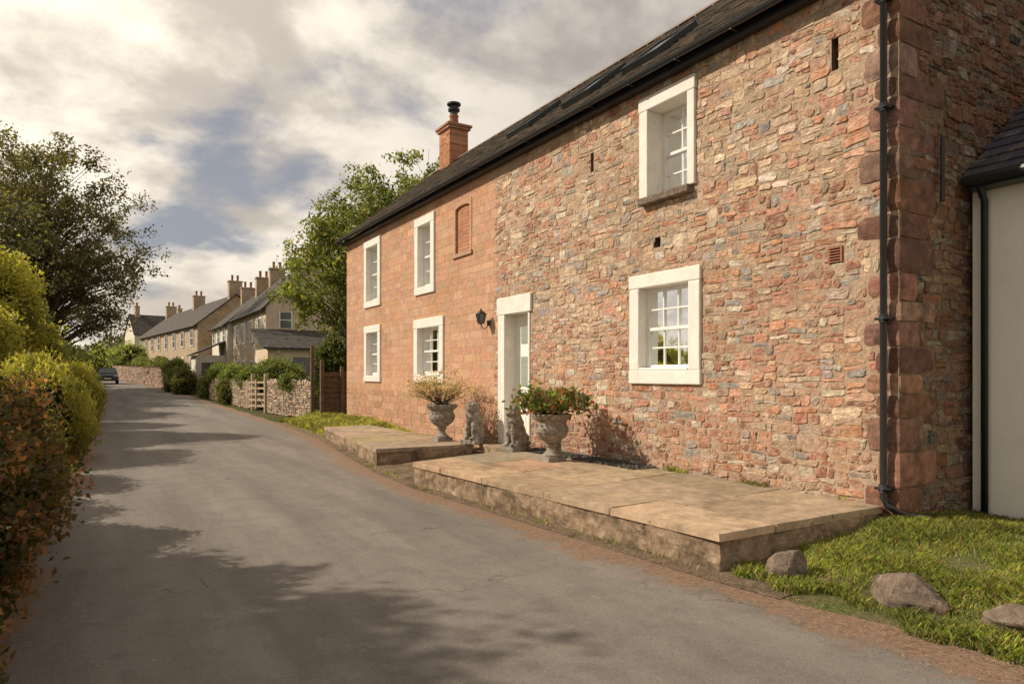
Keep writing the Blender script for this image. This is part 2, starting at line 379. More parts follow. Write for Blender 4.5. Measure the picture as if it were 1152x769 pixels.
def rubble_rects(a0,a1,b0,b1,lift=(.22,.5),blk=(.4,1.2),**k):
    out=[]; b=b0
    while b<b1-.05:
        h=U(*lift); h=min(h,b1-b)
        a=a0-U(0,.5)
        while a<a1:
            w=U(*blk)
            if min(a+w,a1)-max(a,a0)>.05: split(max(a,a0),min(a+w,a1),b,b+h,out,**k)
            a+=w
        b+=h
    return out
def clip(rects,obs):
    res=[]
    for r in rects:
        a0,a1,b0,b1=r; ok=True
        for o in obs:
            if a0<o[1] and a1>o[0] and b0<o[3] and b1>o[2]:
                cand=[(a0,min(a1,o[0]),b0,b1),(max(a0,o[1]),a1,b0,b1),(a0,a1,b0,min(b1,o[2])),(a0,a1,max(b0,o[3]),b1)]
                cand=[c for c in cand if c[1]-c[0]>.045 and c[3]-c[2]>.045]
                if not cand: ok=False;break
                a0,a1,b0,b1=max(cand,key=lambda c:(c[1]-c[0])*(c[3]-c[2]))
        if ok: res.append((a0,a1,b0,b1))
    return res
REDS=[(.47,.24,.155),(.49,.27,.18),(.43,.21,.14),(.51,.32,.22),(.46,.255,.18),(.38,.195,.14),(.51,.265,.16)]
TANS=[(.53,.39,.27),(.56,.44,.32),(.49,.35,.24),(.53,.36,.25),(.54,.395,.275),(.42,.31,.225),(.46,.37,.29)]
GREYS=[(.33,.30,.275),(.40,.355,.315),(.28,.255,.235)]
CREAM=[(.60,.52,.41),(.62,.54,.44)]
def vary(c,s=.14):
    k=1+random.gauss(0,s); return (min(.72,max(.03,c[0]*k*(1+random.gauss(0,.04)))),min(.7,max(.03,c[1]*k)),min(.7,max(.02,c[2]*k*(1+random.gauss(0,.05)))))
def rubcol(y,z):
    n=math.sin(y*.9+z*1.1)+math.sin(y*2.1-z*1.7+2)
    pr=.34+.38*max(0,min(1,(2.7-z)/1.3))+.12*n+.25*max(0,min(1,(5.2-y)/1.2))
    r=random.random()
    st=1-.22*max(0,min(1,(1.1-z)/.7))
    if r<.065: c=vary(random.choice(GREYS))
    elif r<.12: c=vary(random.choice(CREAM),.08)
    else: c=vary(random.choice(REDS if random.random()<pr else TANS),.14)
    return tuple(q*st for q in c)

# ================================================================= MAIN HOUSE
WX=6.62; Y0=3.70; Y1=20.8
house=empty('stone_house',(9.6,12,0),'long two storey red sandstone rubble house with slate roof','house')
HO=(9.6,12,0)
YB=11.45
wins=[(6.22,7.57,1.48,3.02,.20,.19,.19,.13,3,2),
      (6.31,7.36,4.03,5.50,.17,.19,.0,.27,2,2),
      (17.8,19.1,3.52,5.42,.20,.2,.18,.14,2,2),
      (14.3,15.42,3.52,5.36,.20,.2,.18,.14,2,2),
      (17.8,19.1,1.42,3.0,.20,.2,.18,.14,2,2),
      (13.82,15.47,1.42,2.94,.22,.22,.2,.14,3,2)]
DOOR=(10.28,11.37,.30,3.07)
NICHE=(12.5,13.33,4.12,5.30)
obs=[(w[0],w[1],w[2],w[3]) for w in wins]+[(DOOR[0]-.02,DOOR[1],0,DOOR[3]),NICHE]
slits=[(8.45,8.53,4.78,5.08),(4.33,4.41,4.80,5.14),(6.97,7.11,3.37,3.51),(4.28,4.44,2.78,2.95)]
obs+=slits
qmb=MB(); qo_f=[];qo_g=[]; z=0.0; k=0
while z<5.55:
    h=U(.19,.36); h=min(h,5.62-z)
    la,lb=(.40,.42) if k%2 else (.22,.72); la+=U(-.08,.08); lb+=U(-.12,.10)
    c=vary(random.choice([(.28,.145,.10),(.24,.13,.095),(.32,.175,.12),(.23,.13,.10),(.28,.175,.13)]),.15)
    x0=6.602+U(-.010,.008); y0=3.678+U(-.010,.008)
    nx_,ny_,nz_=5,5,4; ux=[x0+lb*i/nx_ for i in range(nx_+1)]; uy=[y0+la*i/ny_ for i in range(ny_+1)]; uz=[z+.004+(h-.008)*i/nz_ for i in range(nz_+1)]
    vs={};L_=[]
    def vid(i,j,k2):
        if (i,j,k2) not in vs:
            x,y,zz=ux[i],uy[j],uz[k2]
            ed=(i in(0,nx_))+(j in(0,ny_))+(k2 in(0,nz_))
            cx,cy,cz=x0+lb/2,y0+la/2,z+h/2
            pull=.0 if ed<2 else (.012 if ed==2 else .022)
            x+=(1 if x<cx else -1)*pull*(i in(0,nx_)); y+=(1 if y<cy else -1)*pull*(j in(0,ny_)); zz+=(1 if zz<cz else -1)*pull*.5*(k2 in(0,nz_))
            q=mnoise.noise(Vector((x*6,y*6,zz*6)))*.018
            vs[(i,j,k2)]=len(L_); L_.append((x+q,y+q,zz+q*.5))
        return vs[(i,j,k2)]
    fc=[]
    for i in range(nx_):
        for k2 in range(nz_):
            for j in (0,ny_): fc.append((vid(i,j,k2),vid(i+1,j,k2),vid(i+1,j,k2+1),vid(i,j,k2+1)))
    for j in range(ny_):
        for k2 in range(nz_):
            for i in (0,nx_): fc.append((vid(i,j,k2),vid(i,j+1,k2),vid(i,j+1,k2+1),vid(i,j,k2+1)))
    for i in range(nx_):
        for j in range(ny_):
            for k2 in (0,nz_): fc.append((vid(i,j,k2),vid(i+1,j,k2),vid(i+1,j+1,k2),vid(i,j+1,k2)))
    qmb.add(L_,fc,col=c)
    qo_f.append((3.0,y0+la,z,z+h)); qo_g.append((6.0,x0+lb,z,z+h)); z+=h;k+=1
qmb.obj('quoin',M['quoin'],house,HO,smooth=False,kind='stuff')
smb=MB()
fx=lambda a,b,o:(WX-o,a,b)
rects=clip(rubble_rects(3.68,YB+.1,.0,5.62),obs+qo_f)
for r in rects:
    yc=(r[0]+r[1])/2; zc=(r[2]+r[3])/2
    stone(smb,*r,U(.0,.013),fx,rubcol(yc,zc),jit=.009,ins=.010,joint=U(.002,.010),lump=.004,skew=.22,tilt=.011,cham=.55)
rects=[];b=0.0
while b<5.62:
    h=min(U(.13,.21),5.62-b)
    if 5.62-(b+h)<.1: h=5.62-b
    a=YB-.02 if random.random()<.5 else YB+.14
    while a<Y1:
        w=U(.20,.56)
        if Y1-(a+w)<.2: w=Y1-a
        rects.append((a,a+w,b,b+h)); a+=w
    b+=h
for r in clip(rects,obs):
    base=random.choice([(.51,.30,.195),(.50,.29,.19),(.53,.315,.205),(.49,.285,.19),(.53,.335,.225)])
    rough_=1 if r[2]<1.1 else 0
    c=vary(base,.04+.05*rough_)
    if rough_: c=tuple(q*.88 for q in c)
    stone(smb,*r,U(.003,.005)+rough_*U(0,.007),fx,c,joint=.0018+rough_*.003,jit=.003+rough_*.006,cham=.06+.2*rough_,ins=.003+rough_*.005,wp=False,tilt=.0015+rough_*.005,mi=1,lump=.0008+rough_*.002)
gx=lambda a,b,o:(a,Y0-o,b)
def roofz(x): return 5.72+(x-6.35)*(8.30-5.72)/3.25 if x<9.6 else 8.30-(x-9.6)*(8.30-5.72)/3.25
rg=clip(rubble_rects(6.62,12.6,0,8.0),qo_g)
for r in rg:
    if r[3]>roofz(r[0])-.1 or r[3]>roofz(r[1])-.1: continue
    cc=rubcol(4.5,3.2); cc=tuple(q*.46 for q in cc)  # shade of the near gable put into the stone colours
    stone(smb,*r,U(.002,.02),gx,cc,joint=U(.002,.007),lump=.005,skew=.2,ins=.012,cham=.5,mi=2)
M['gable_shaded']=mat('gable_stone_shaded',(.4,.3,.2),attr=True,mott=.38,mscale=15,bump=.95,bscale=17,bdist=.022,patch=(.26,.185,.135),pscale=8,pth=(.5,.74),patch2=(.12,.08,.065),p2scale=6,p2th=(.58,.80),rough=.95,spec=.08,big=.14)  # darker copy of stone, gable shade painted into its patch colours
M['mortar_shaded']=mat('shaded_mortar',(.26,.18,.13),col2=(.19,.125,.09),mott=.35,bump=1,bscale=26,bdist=.03,rough=.95,spec=.08)  # mortar darkened to paint in the gable's shade; also lines the slits
smb.obj('wall_stone_facing',[M['stone'],M['ashlar'],M['gable_shaded']],house,HO,smooth=False)
wm=MB()
ops=[(w[0]+.04,w[1]-.04,w[2]+.04,w[3]-.04) for w in wins]+[(DOOR[0]+.03,DOOR[1]-.04,.1,DOOR[3]-.04),(NICHE[0]+.05,NICHE[1]-.05,NICHE[2]+.05,NICHE[3]-.05)]+slits
ys=sorted(set([Y0,YB,Y1]+[o[0] for o in ops]+[o[1] for o in ops])); zs=sorted(set([-.3,5.7]+[o[2] for o in ops]+[o[3] for o in ops]))
for i in range(len(ys)-1):
    for j in range(len(zs)-1):
        yc=(ys[i]+ys[i+1])/2; zc=(zs[j]+zs[j+1])/2
        if any(o[0]<yc<o[1] and o[2]<zc<o[3] for o in ops): continue
        wm.add([(WX,ys[i],zs[j]),(WX,ys[i+1],zs[j]),(WX,ys[i+1],zs[j+1]),(WX,ys[i],zs[j+1])],[(0,1,2,3)],mi=0 if yc<YB else 1)
def gablepoly(y,mi): wm.add([(WX,y,-.3),(12.58,y,-.3),(12.58,y,5.7),(9.6,y,8.2),(WX,y,5.72)],[(0,1,2,3,4)],mi=mi)
gablepoly(Y0,2); gablepoly(Y1,1)
wm.add([(12.58,Y0,-.3),(12.58,Y1,-.3),(12.58,Y1,5.7),(12.58,Y0,5.7)],[(0,1,2,3)])
for s_ in slits:
    a0,a1,b0,b1=s_
    for q in ([(WX,a1,b0),(WX,a1,b1),(WX+.15,a1,b1),(WX+.15,a1,b0)],[(WX,a0,b0),(WX,a0,b1),(WX+.15,a0,b1),(WX+.15,a0,b0)],[(WX+.15,a0,b0),(WX+.15,a1,b0),(WX+.15,a1,b1),(WX+.15,a0,b1)],[(WX,a0,b0),(WX+.15,a0,b0),(WX+.15,a1,b0),(WX,a1,b0)],[(WX,a0,b1),(WX+.15,a0,b1),(WX+.15,a1,b1),(WX,a1,b1)]):
        wm.add(q,[(0,1,2,3)],mi=2)
wm.obj('wall',[M['mortar'],M['mortar_red'],M['mortar_shaded']],house,HO)
vb=MB()
vb.box(6.60,6.68,4.28,4.30,2.78,2.95); vb.box(6.60,6.68,4.42,4.44,2.78,2.95)
for i in range(6): vb.box(6.598,6.66,4.301,4.419,2.785+i*.029,2.797+i*.029)
vb.obj('vent_grille',M['terracotta'],house,HO)
def sash_window(w,i):
    y0,y1,z0,z1,bd,hd,sl,rec,cols,rows=w
    X=6.6; iy0,iy1=y0+bd,y1-bd; iz0=z0+(sl if sl else .05); iz1=z1-hd
    if i==1: iy0,iy1=y0+.13,y1-.17
    gb=MB(); gx_=X+rec+.035
    gb.add([(gx_,iy0,iz0),(gx_,iy1,iz0),(gx_,iy1,iz1),(gx_,iy0,iz1)],[(0,1,2,3)])
    win=gb.obj('window',M['glass'],house,HO)
    cb=MB(); 
    def pleat(ya,yb,za,zb_):
        n=14; vs=[]
        for q in range(n+1):
            yy=ya+(yb-ya)*q/n; xx=gx_+.12+(.02 if q%2 else -.015)
            vs+= [(xx,yy,za),(xx,yy,zb_)]
        cb.add(vs,[(2*q,2*q+2,2*q+3,2*q+1) for q in range(n)])
    W_=iy1-iy0
    if i in (1,): pleat(iy0,iy0+W_*.40,iz0,iz1)
    elif i==0: pleat(iy0,iy0+W_*.10,iz0,iz1); pleat(iy1-W_*.14,iy1,iz0,iz1); cb.add([(gx_+.08,iy0,iz1-.16),(gx_+.08,iy1,iz1-.16),(gx_+.08,iy1,iz1),(gx_+.08,iy0,iz1)],[(0,1,2,3)])
    else: pleat(iy0,iy0+W_*.2,iz0,iz1); pleat(iy1-W_*.3,iy1,iz0,iz1); cb.add([(gx_+.08,iy0,iz1-.3),(gx_+.08,iy1,iz1-.3),(gx_+.08,iy1,iz1),(gx_+.08,iy0,iz1)],[(0,1,2,3)])
    cb.obj('curtain',M['curtain'],win,HO)
    ib=MB(); ib.add([(gx_+.6,iy0-.4,iz0-.3),(gx_+.6,iy1+.4,iz0-.3),(gx_+.6,iy1+.4,iz1+.3),(gx_+.6,iy0-.4,iz1+.3)],[(0,1,2,3)])
    for (ya,yb,za,zb_) in ((iy0-.4,iy0-.4,iz0-.3,iz1+.3),(iy1+.4,iy1+.4,iz0-.3,iz1+.3)): ib.add([(gx_+.07,ya,za),(gx_+.6,ya,za),(gx_+.6,ya,zb_),(gx_+.07,ya,zb_)],[(0,1,2,3)])
    for zq in (iz0-.3,iz1+.3): ib.add([(gx_+.07,iy0-.4,zq),(gx_+.6,iy0-.4,zq),(gx_+.6,iy1+.4,zq),(gx_+.07,iy1+.4,zq)],[(0,1,2,3)])
    ib.obj('room_interior',M['interior'],win,HO)
    fb=MB(); f=.055; a=X+rec; b_=a+.07
    fb.box(a,b_,iy0,iy0+f,iz0,iz1); fb.box(a,b_,iy1-f,iy1,iz0,iz1)
    fb.box(a,b_,iy0+f,iy1-f,iz0,iz0+.075); fb.box(a,b_,iy0+f,iy1-f,iz1-f,iz1)
    mz=(iz0+iz1)/2; fb.box(a-.012,b_,iy0+f,iy1-f,mz-.022,mz+.022)
    W=iy1-iy0-2*f
    for s0,s1,off in ((iz0+.075,mz-.022,.018),(mz+.022,iz1-f,.006)):
        for c in range(1,cols):
            yy=iy0+f+W*c/cols; fb.box(a+off,b_-.01,yy-.011,yy+.011,s0,s1)
        H=s1-s0
        if rows>1:
            zz=s0+H/2
            for c in range(cols):
                fb.box(a+off+.001,b_-.01,iy0+f+W*c/cols+.011,iy0+f+W*(c+1)/cols-.011,zz-.011,zz+.011)
    fb.obj('frame',M['frame'],win,HO,bevel=.004)
    sb=MB(); p=6.574; d=X+rec+.09
    sb.box(p,d,y0,iy0,iz0,iz1); sb.box(p,d,iy1,y1,iz0,iz1); sb.box(p-.004,d,y0-.01,y1+.012,iz1,z1)
    if sl: sb.box(p-.006,d,y0-.012,y1+.008,z0,iz0)
    sb.obj('surround',M['white'],win,HO,bevel=.014)
    if not sl:
        bb=MB(); bb.box(6.50,X+rec+.02,y0+.05,y1-.04,z0-.05,iz0); bb.obj('sill',M['rock'],win,HO,bevel=.015)
    elif i==0:
        bb=MB(); bb.box(6.57,X+rec+.02,iy0+.01,iy1-.01,iz0+.001,iz0+.035); bb.obj('sill',M['frame'],win,HO,bevel=.006)
for i,w in enumerate(wins): sash_window(w,i)
# niche
nb=MB(); y0,y1,z0,z1=NICHE; p=6.604; bw=.085; ah=.06
nc=(.51,.30,.195)
zb=z1-.15
nb.box(p,6.75,y0,y0+bw,z0+.08,zb,col=nc); nb.box(p,6.75,y1-bw,y1,z0+.08,zb,col=vary(nc,.05)); nb.box(p-.03,6.75,y0-.03,y1+.03,z0,z0+.08,col=(.42,.28,.20))
cy=(y0+y1)/2; ri=(y1-y0)/2-bw; n=12
for i in range(n):
    ya=y1-bw-(2*ri)*i/n; yb=y1-bw-(2*ri)*(i+1)/n
    za=zb+ah*math.sqrt(max(0,1-((ya-cy)/ri)**2)); zc_=zb+ah*math.sqrt(max(0,1-((yb-cy)/ri)**2))
    vs=[(p,ya,za),(p,yb,zc_),(p,yb,z1),(p,ya,z1),(6.75,ya,za),(6.75,yb,zc_)]
    nb.add(vs,[(0,1,2,3),(0,4,5,1)],col=nc)
nb.box(p,6.75,y0,y0+bw,zb,z1,col=vary(nc,.05)); nb.box(p,6.75,y1-bw,y1,zb,z1,col=vary(nc,.05))
ni=nb.obj('blocked_window',M['ashlar'],house,HO,label='blocked arched window niche of red sandstone')
pb=MB(); 
zz_=z0+.08
while zz_<z1-.06:
    for q in range(3):
        ya=y0+bw-.01+q*.22; pb.box(6.655,6.74,ya,min(ya+.216,y1-bw+.01),zz_,min(zz_+.072,z1-.03),col=vary((.45,.225,.14),.09))
    zz_+=.077
pb.obj('niche_panel',M['ashlar'],ni,HO)
# door
dy0,dy1=10.33,11.12
db=MB(); dX=6.84
db.box(dX,dX+.05,dy0+.05,dy1-.05,.34,2.70)
door=db.obj('door',M['door'],house,HO,bevel=.004)
pb=MB()
for (a,b_,c,d) in ((.12,.36,.5,1.15),(.43,.67,.5,1.15)):
    pb.box(dX-.012,dX-.001,dy0+a,dy0+b_,c,d)
pb.obj('panel',M['door'],door,HO,bevel=.01,kind='stuff')
pb=MB(); pb.box(dX-.014,dX-.002,dy0+.20,dy0+.59,1.4,1.95); pb.obj('pane',M['doorpane'],door,HO)
pb=MB(); pb.box(dX-.014,dX-.002,dy0+.20,dy0+.59,2.2,2.52); pb.obj('pane',M['doorpane'],door,HO)
pb=MB(); pb.tube([(dX,dy1-.12,1.2),(dX-.06,dy1-.12,1.2),(dX-.06,dy1-.24,1.2)],.012); pb.obj('handle',M['black'],door,HO)
pb=MB(); pb.box(dX-.03,dX-.0125,dy1-.40,dy1-.26,1.2,1.25); pb.obj('letter_slot',M['black'],door,HO)
fb=MB(); fb.box(dX-.02,dX+.06,dy0,dy0+.05,.3,2.75); fb.box(dX-.02,dX+.06,dy1-.05,dy1,.3,2.75); fb.box(dX-.02,dX+.06,dy0+.05,dy1-.05,2.70,2.75)
fb.obj('frame',M['frame'],door,HO)
fb=MB(); fb.box(6.574,6.92,dy1,11.37,.3,2.745); fb.box(6.595,6.92,10.27,dy0,.3,2.745); fb.box(6.566,6.92,10.2,11.40,2.745,3.07)
fb.obj('surround',M['white'],door,HO,bevel=.014)
sb=MB(); sb.box(6.2,6.83,10.22,11.3,.12,.30); sb.obj('doorstep',M['kerbstone'],house,HO,bevel=.02)
# roof
rb=MB(); sl=math.atan2(8.30-5.72,3.25); ncr=21; LR=math.hypot(3.25,8.3-5.72)
def rp(s,y,o,side=1):
    x=s*math.cos(sl)-o*math.sin(sl); zz=s*math.sin(sl)+o*math.cos(sl)
    return ((6.35+x) if side==1 else (12.85-x),y,5.72+zz)
for side in (1,-1):
    rb.add([rp(0.05,3.52,-.01,side),rp(LR,3.52,-.01,side),rp(LR,21.0,-.01,side),rp(0.05,21.0,-.01,side)],[(0,1,2,3)],col=(.05,.045,.04))
    for i in range(ncr):
        s0=LR*i/ncr; s1=s0+LR/ncr*1.5; y=3.5-(.15 if i%2 else 0)
        while y<21.02:
            w=U(.24,.34) ; a=max(3.52,y); b_=min(21.02,y+w-.006)
            if b_-a>.03:
                o=U(.0,.018); c=vary(random.choice([(.16,.135,.11),(.13,.112,.10),(.18,.145,.12),(.11,.10,.095),(.19,.145,.11)]),.18)
                s1c=min(s1,LR+.02)
                vs=[rp(s0-.01,a,.034+o,side),rp(s0-.01,b_,.034+o+U(-.005,.005),side),rp(s1c,b_,.008,side),rp(s1c,a,.008,side),
                    rp(s0-.01,a,.014+o,side),rp(s0-.01,b_,.014+o,side)]
                rb.add(vs,[(0,1,2,3),(0,4,5,1),(0,3,4),(1,5,2)],col=c)
            y+=w
y=3.5
while y<21: 
    rb.add([(9.42,y,8.24),(9.6,y,8.40),(9.78,y,8.24),(9.42,y+.43,8.24),(9.6,y+.43,8.40),(9.78,y+.43,8.24)],[(0,1,4,3),(1,2,5,4),(0,2,1)],col=vary((.20,.13,.09),.1)); y+=.44
roof=rb.obj('roof',M['slate'],house,HO)
rb=MB(); 
rb.box(6.46,6.60,3.54,21.0,5.61,5.70); rb.obj('fascia',M['black'],house,HO)
for yl,s0 in ((7.3,.75),(8.9,.75),(11.2,1.1)):
    wb=MB(); L_=1.0; W_=.8
    wb.add([rp(s0+.05,yl+.05,.11),rp(s0+L_-.05,yl+.05,.11),rp(s0+L_-.05,yl+W_-.05,.11),rp(s0+.05,yl+W_-.05,.11)],[(0,1,2,3)])
    rl=wb.obj('rooflight',M['farglass'],roof,HO)
    fb=MB()
    for (sa,sb_,ya,yb) in ((s0,s0+.06,yl,yl+W_),(s0+L_-.06,s0+L_,yl,yl+W_),(s0+.06,s0+L_-.06,yl,yl+.06),(s0+.06,s0+L_-.06,yl+W_-.06,yl+W_)):
        fb.box(sa,sb_,ya,yb,.0,.13,xf=lambda s,y,o:rp(s,y,o))
    fb.obj('rooflight_frame',M['black'],roof,HO)
gb=MB(); gr=.048; pr=[(math.cos(t)*gr,math.sin(t)*gr) for t in [math.pi+math.pi*i/8 for i in range(9)]]
vs=[];fs=[]
for y in (3.5,21.02):
    for (a,b_) in pr: vs.append((6.35+a,y,5.71+b_))
for i in range(8): fs.append((i,i+1,10+i,9+i))
fs.append(tuple(range(9)));fs.append(tuple(range(9,18)))
gb.add(vs,fs)
gb.tube([(6.302,3.5,5.71),(6.302,21.02,5.71)],.006,6)
y=3.7
while y<21: gb.box(6.33,6.47,y,y+.02,5.65,5.67); y+=.9
gb.obj('gutter',M['black'],house,HO)
db=MB(); py=3.80
db.tube([(6.35,py,5.66),(6.36,py,5.5),(6.53,py,5.30),(6.53,py,.40),(6.535,py-.03,.34),(6.56,py-.10,.30)],.033,12)
for z in (5.25,4.2,2.15,.5): db.tube([(6.53,py,z-.04),(6.53,py,z+.04)],.042,12); db.box(6.49,6.60,py-.07,py+.07,z-.012,z+.012)
db.tube([(6.56,3.70,.30),(6.60,3.60,.26),(7.0,3.57,.22),(7.75,3.54,.18)],.024,8)
db.obj('downpipe',M['black'],house,HO,smooth=True)
db=MB(); db.tube([(7.28,3.63,3.35),(7.28,3.63,4.0)],.022,8); db.obj('vent_pipe',M['black'],house,HO)
# chimney
cb=MB(); z=7.6; r=0
while z<9.25:
    y0_=19.0
    for k in range(3):
        a=y0_+k*.25; b_=y0_+(k+1)*.25
        cb.box(9.28+.004*(k%2),9.92,a+.004,b_-.004,z+.005,z+.07,col=vary((.44,.21,.125),.15))
    cb.box(9.29,9.915,19.01,19.74,z,z+.075,col=(.34,.25,.19)); z+=.075; r+=1
cb.box(9.22,9.98,18.94,19.81,9.25,9.33,col=(.40,.21,.14)); cb.box(9.18,10.02,18.9,19.85,9.33,9.40,col=(.38,.2,.13))
ch=cb.obj('chimney',M['ashlar'],roof,HO)
cb=MB(); c=(9.6,19.35,9.40)
cb.lathe([(.17,0),(.15,.1),(.13,.3),(.15,.33),(.15,.37)],c,16)
cb.obj('chimney_pot',M['terracotta'],roof,HO,smooth=True)
cb=MB(); cb.lathe([(.12,.37),(.12,.5),(.18,.51),(.19,.58),(.11,.60),(.11,.68),(.22,.70),(.22,.75),(.05,.82)],c,16); cb.obj('chimney_cowl',M['black'],roof,HO)

# lantern
LO=(6.55,11.75,2.72)
le=empty('wall_lantern',LO,'black coach lantern on bracket beside white door','lantern')
lb=MB(); lx,ly,lz=6.42,11.75,2.62; q_=.72
def frust(mb,cx,cy,z0,z1,r0,r1,n=4):
    vs=[(cx+r*math.cos(math.pi/4+2*math.pi*k/n),cy+r*math.sin(math.pi/4+2*math.pi*k/n),z) for z,r in ((z0,r0),(z1,r1)) for k in range(n)]
    mb.add(vs,[(k,(k+1)%n,n+(k+1)%n,n+k) for k in range(n)]+[tuple(range(n)),tuple(range(n,2*n))])
frust(lb,lx,ly,lz-.03*q_,lz,.04*q_,.09*q_); frust(lb,lx,ly,lz+.24*q_,lz+.34*q_,.17*q_,.05*q_); frust(lb,lx,ly,lz+.34*q_,lz+.40*q_,.03*q_,.02*q_)
for k in range(4):
    t=math.pi/4+k*math.pi/2; lb.tube([(lx+.085*q_*math.cos(t),ly+.085*q_*math.sin(t),lz),(lx+.14*q_*math.cos(t),ly+.14*q_*math.sin(t),lz+.24*q_)],.009,5)
lb.tube([(6.60,ly,lz-.02),(6.52,ly,lz-.10),(6.46,ly,lz-.10),(lx,ly,lz-.02)],.010,6)
lb.tube([(6.59,ly,lz-.04),(6.59,ly,lz+.06)],.035,8)
lb.obj('lantern_body',M['black'],le,LO)
lb=MB(); frust(lb,lx,ly,lz+.001,lz+.239*q_,.078*q_,.133*q_); lb.obj('lantern_glass',M['farglass'],le,LO)

# ================================================================= OUTBUILDING
oe=empty('white_outbuilding',(9.5,0,0),'cream painted outbuilding with slate roof adjoining house','outbuilding'); OO=(9.5,0,0)
b=MB(); b.box(7.9,11.5,-4,3.64,-.1,3.62); b.obj('wall',M['outwall'],oe,OO)
b=MB()
def orp(s,y,o,side=1): return (7.68+s*.792-o*.61,y,3.62+s*.61+o*.792)
for i in range(12):
    s0=i*.21; y=-4.1-(.13 if i%2 else 0)
    while y<3.64:
        w=U(.22,.3); a=max(-4.1,y); e_=min(3.64,y+w-.006)
        if e_-a>.02: b.add([orp(s0,a,.03),orp(s0,e_,.03+U(0,.004)),orp(s0+.3,e_,.008),orp(s0+.3,a,.008),orp(s0,a,.01),orp(s0,e_,.01)],[(0,1,2,3),(0,4,5,1)],col=vary((.055,.06,.075),.15))
        y+=w
b.add([orp(0,-4.1,0),orp(2.6,-4.1,0),orp(2.6,3.645,0),orp(0,3.645,0)],[(0,1,2,3)],col=(.04,.04,.04))
b.add([(9.74,-4.1,5.2),(11.8,-4.1,3.62),(11.8,3.64,3.62),(9.74,3.64,5.2)],[(0,1,2,3)],col=(.05,.05,.055))
b.add([(7.9,-4,3.6),(11.5,-4,3.6),(9.74,-4,5.1)],[(0,1,2)],col=(.6,.58,.55))
b.obj('roof',M['slate'],oe,OO)
b=MB(); b.tube([(7.66,-4.1,3.60),(7.66,3.6,3.60)],.055,10); b.box(7.70,7.90,-4,3.62,3.52,3.60)
b.obj('gutter',M['black'],oe,OO)
b=MB(); b.tube([(7.70,3.50,3.58),(7.84,3.50,3.4),(7.84,3.50,.05)],.034,10); b.obj('downpipe',M['black'],oe,OO,smooth=True)

# ================================================================= PLATFORMS
def bil(c,s,t):
    a,b_,c_,d=c
    return ((a[0]*(1-s)+b_[0]*s)*(1-t)+(d[0]*(1-s)+c_[0]*s)*t,(a[1]*(1-s)+b_[1]*s)*(1-t)+(d[1]*(1-s)+c_[1]*s)*t)
def platform(label,corn,zt,rows,lens):
    cx=sum(p[0] for p in corn)/4; cy_=sum(p[1] for p in corn)/4; O=(cx,cy_,0)
    e=empty('stone_platform',O,label,'platform')
    b=MB()
    def sheet(A,B,out,seed):
        L_=math.dist(A,B); nx_=max(4,int(L_/.04)); nz_=10; vs=[]
        joints=[]; a=U(.6,1.2)
        while a<L_: joints.append(a); a+=U(.8,1.6)
        for j in range(nz_+1):
            for i in range(nx_+1):
                a=L_*i/nx_; z=-.08+(zt-.03+.08)*j/nz_
                x=A[0]+(B[0]-A[0])*i/nx_; y=A[1]+(B[1]-A[1])*i/nx_
                o=.028*mnoise.noise(Vector((a*1.8+seed,z*3,0)))+.018*mnoise.noise(Vector((a*8+seed,z*10,3)))+.010*mnoise.noise(Vector((a*20,z*26,seed)))
                dj=min([abs(a-q+.03*math.sin(z*20+q)) for q in joints]+[9]); 
                if dj<.03: o-=.018*(1-dj/.03)
                if z<.1: o-=.02*(1-z/.1)*abs(mnoise.noise(Vector((a*3,seed,7))))*2
                if i in (0,nx_): o=min(o,.0)
                vs.append((x+out[0]*o,y+out[1]*o,z))
        m=nx_+1
        b.add(vs,[(j*m+i,j*m+i+1,(j+1)*m+i+1,(j+1)*m+i) for j in range(nz_) for i in range(nx_)])
    d=(corn[1][0]-corn[0][0],corn[1][1]-corn[0][1]); n=math.hypot(*d)
    sheet(corn[0],corn[1],(-d[1]/n,d[0]/n),1.3); sheet(corn[3],corn[0],(0,-1),4.7); sheet(corn[1],corn[2],(0,1),8.1)
    b.add([(p[0],p[1],zt-.03) for p in corn],[(0,1,2,3)])
    b.obj('base',M['kerbstone'],e,O,smooth=False)
    Lf=math.dist(corn[0],corn[1]); Lw=math.dist(corn[0],corn[3])
    g_=MB(); edges=[-.02/Lw]
    for r in rows: edges.append(edges[-1]+r)
    for i in range(len(rows)):
        t0,t1=edges[i]*Lw,edges[i+1]*Lw; s=-.02
        while s<Lf+.01:
            w=U(*lens); w=w if Lf-(s+w)>.4 else Lf+.02-s
            cc=vary(random.choice([(.43,.32,.22),(.39,.29,.20),(.46,.345,.24),(.42,.30,.215),(.37,.285,.20)]),.07)
            dz=U(-.003,.003)
            stone(g_,s,s+w,t0,t1,.046+dz,lambda a,b_,o:(*bil(corn,a/Lf,b_/Lw),zt-.045+o),cc,joint=.003,jit=.006,cham=.05,ins=.004,wp=False,tilt=.004,lump=.0014)
            s+=w
    g_.obj('flagstones',M['flag'],e,O,smooth=False)
    return e
platform('raised platform of worn sandstone flags along house wall',[(4.30,3.84),(3.97,9.3),(6.56,10.15),(6.56,3.84)],.325,[.30,.37,.34],(.8,1.5))
platform('low flagged platform beside doorway with urn on it',[(4.2,11.5),(4.9,17.2),(6.1,17.2),(6.1,11.5)],.30,[.5,.52],(.8,1.4))
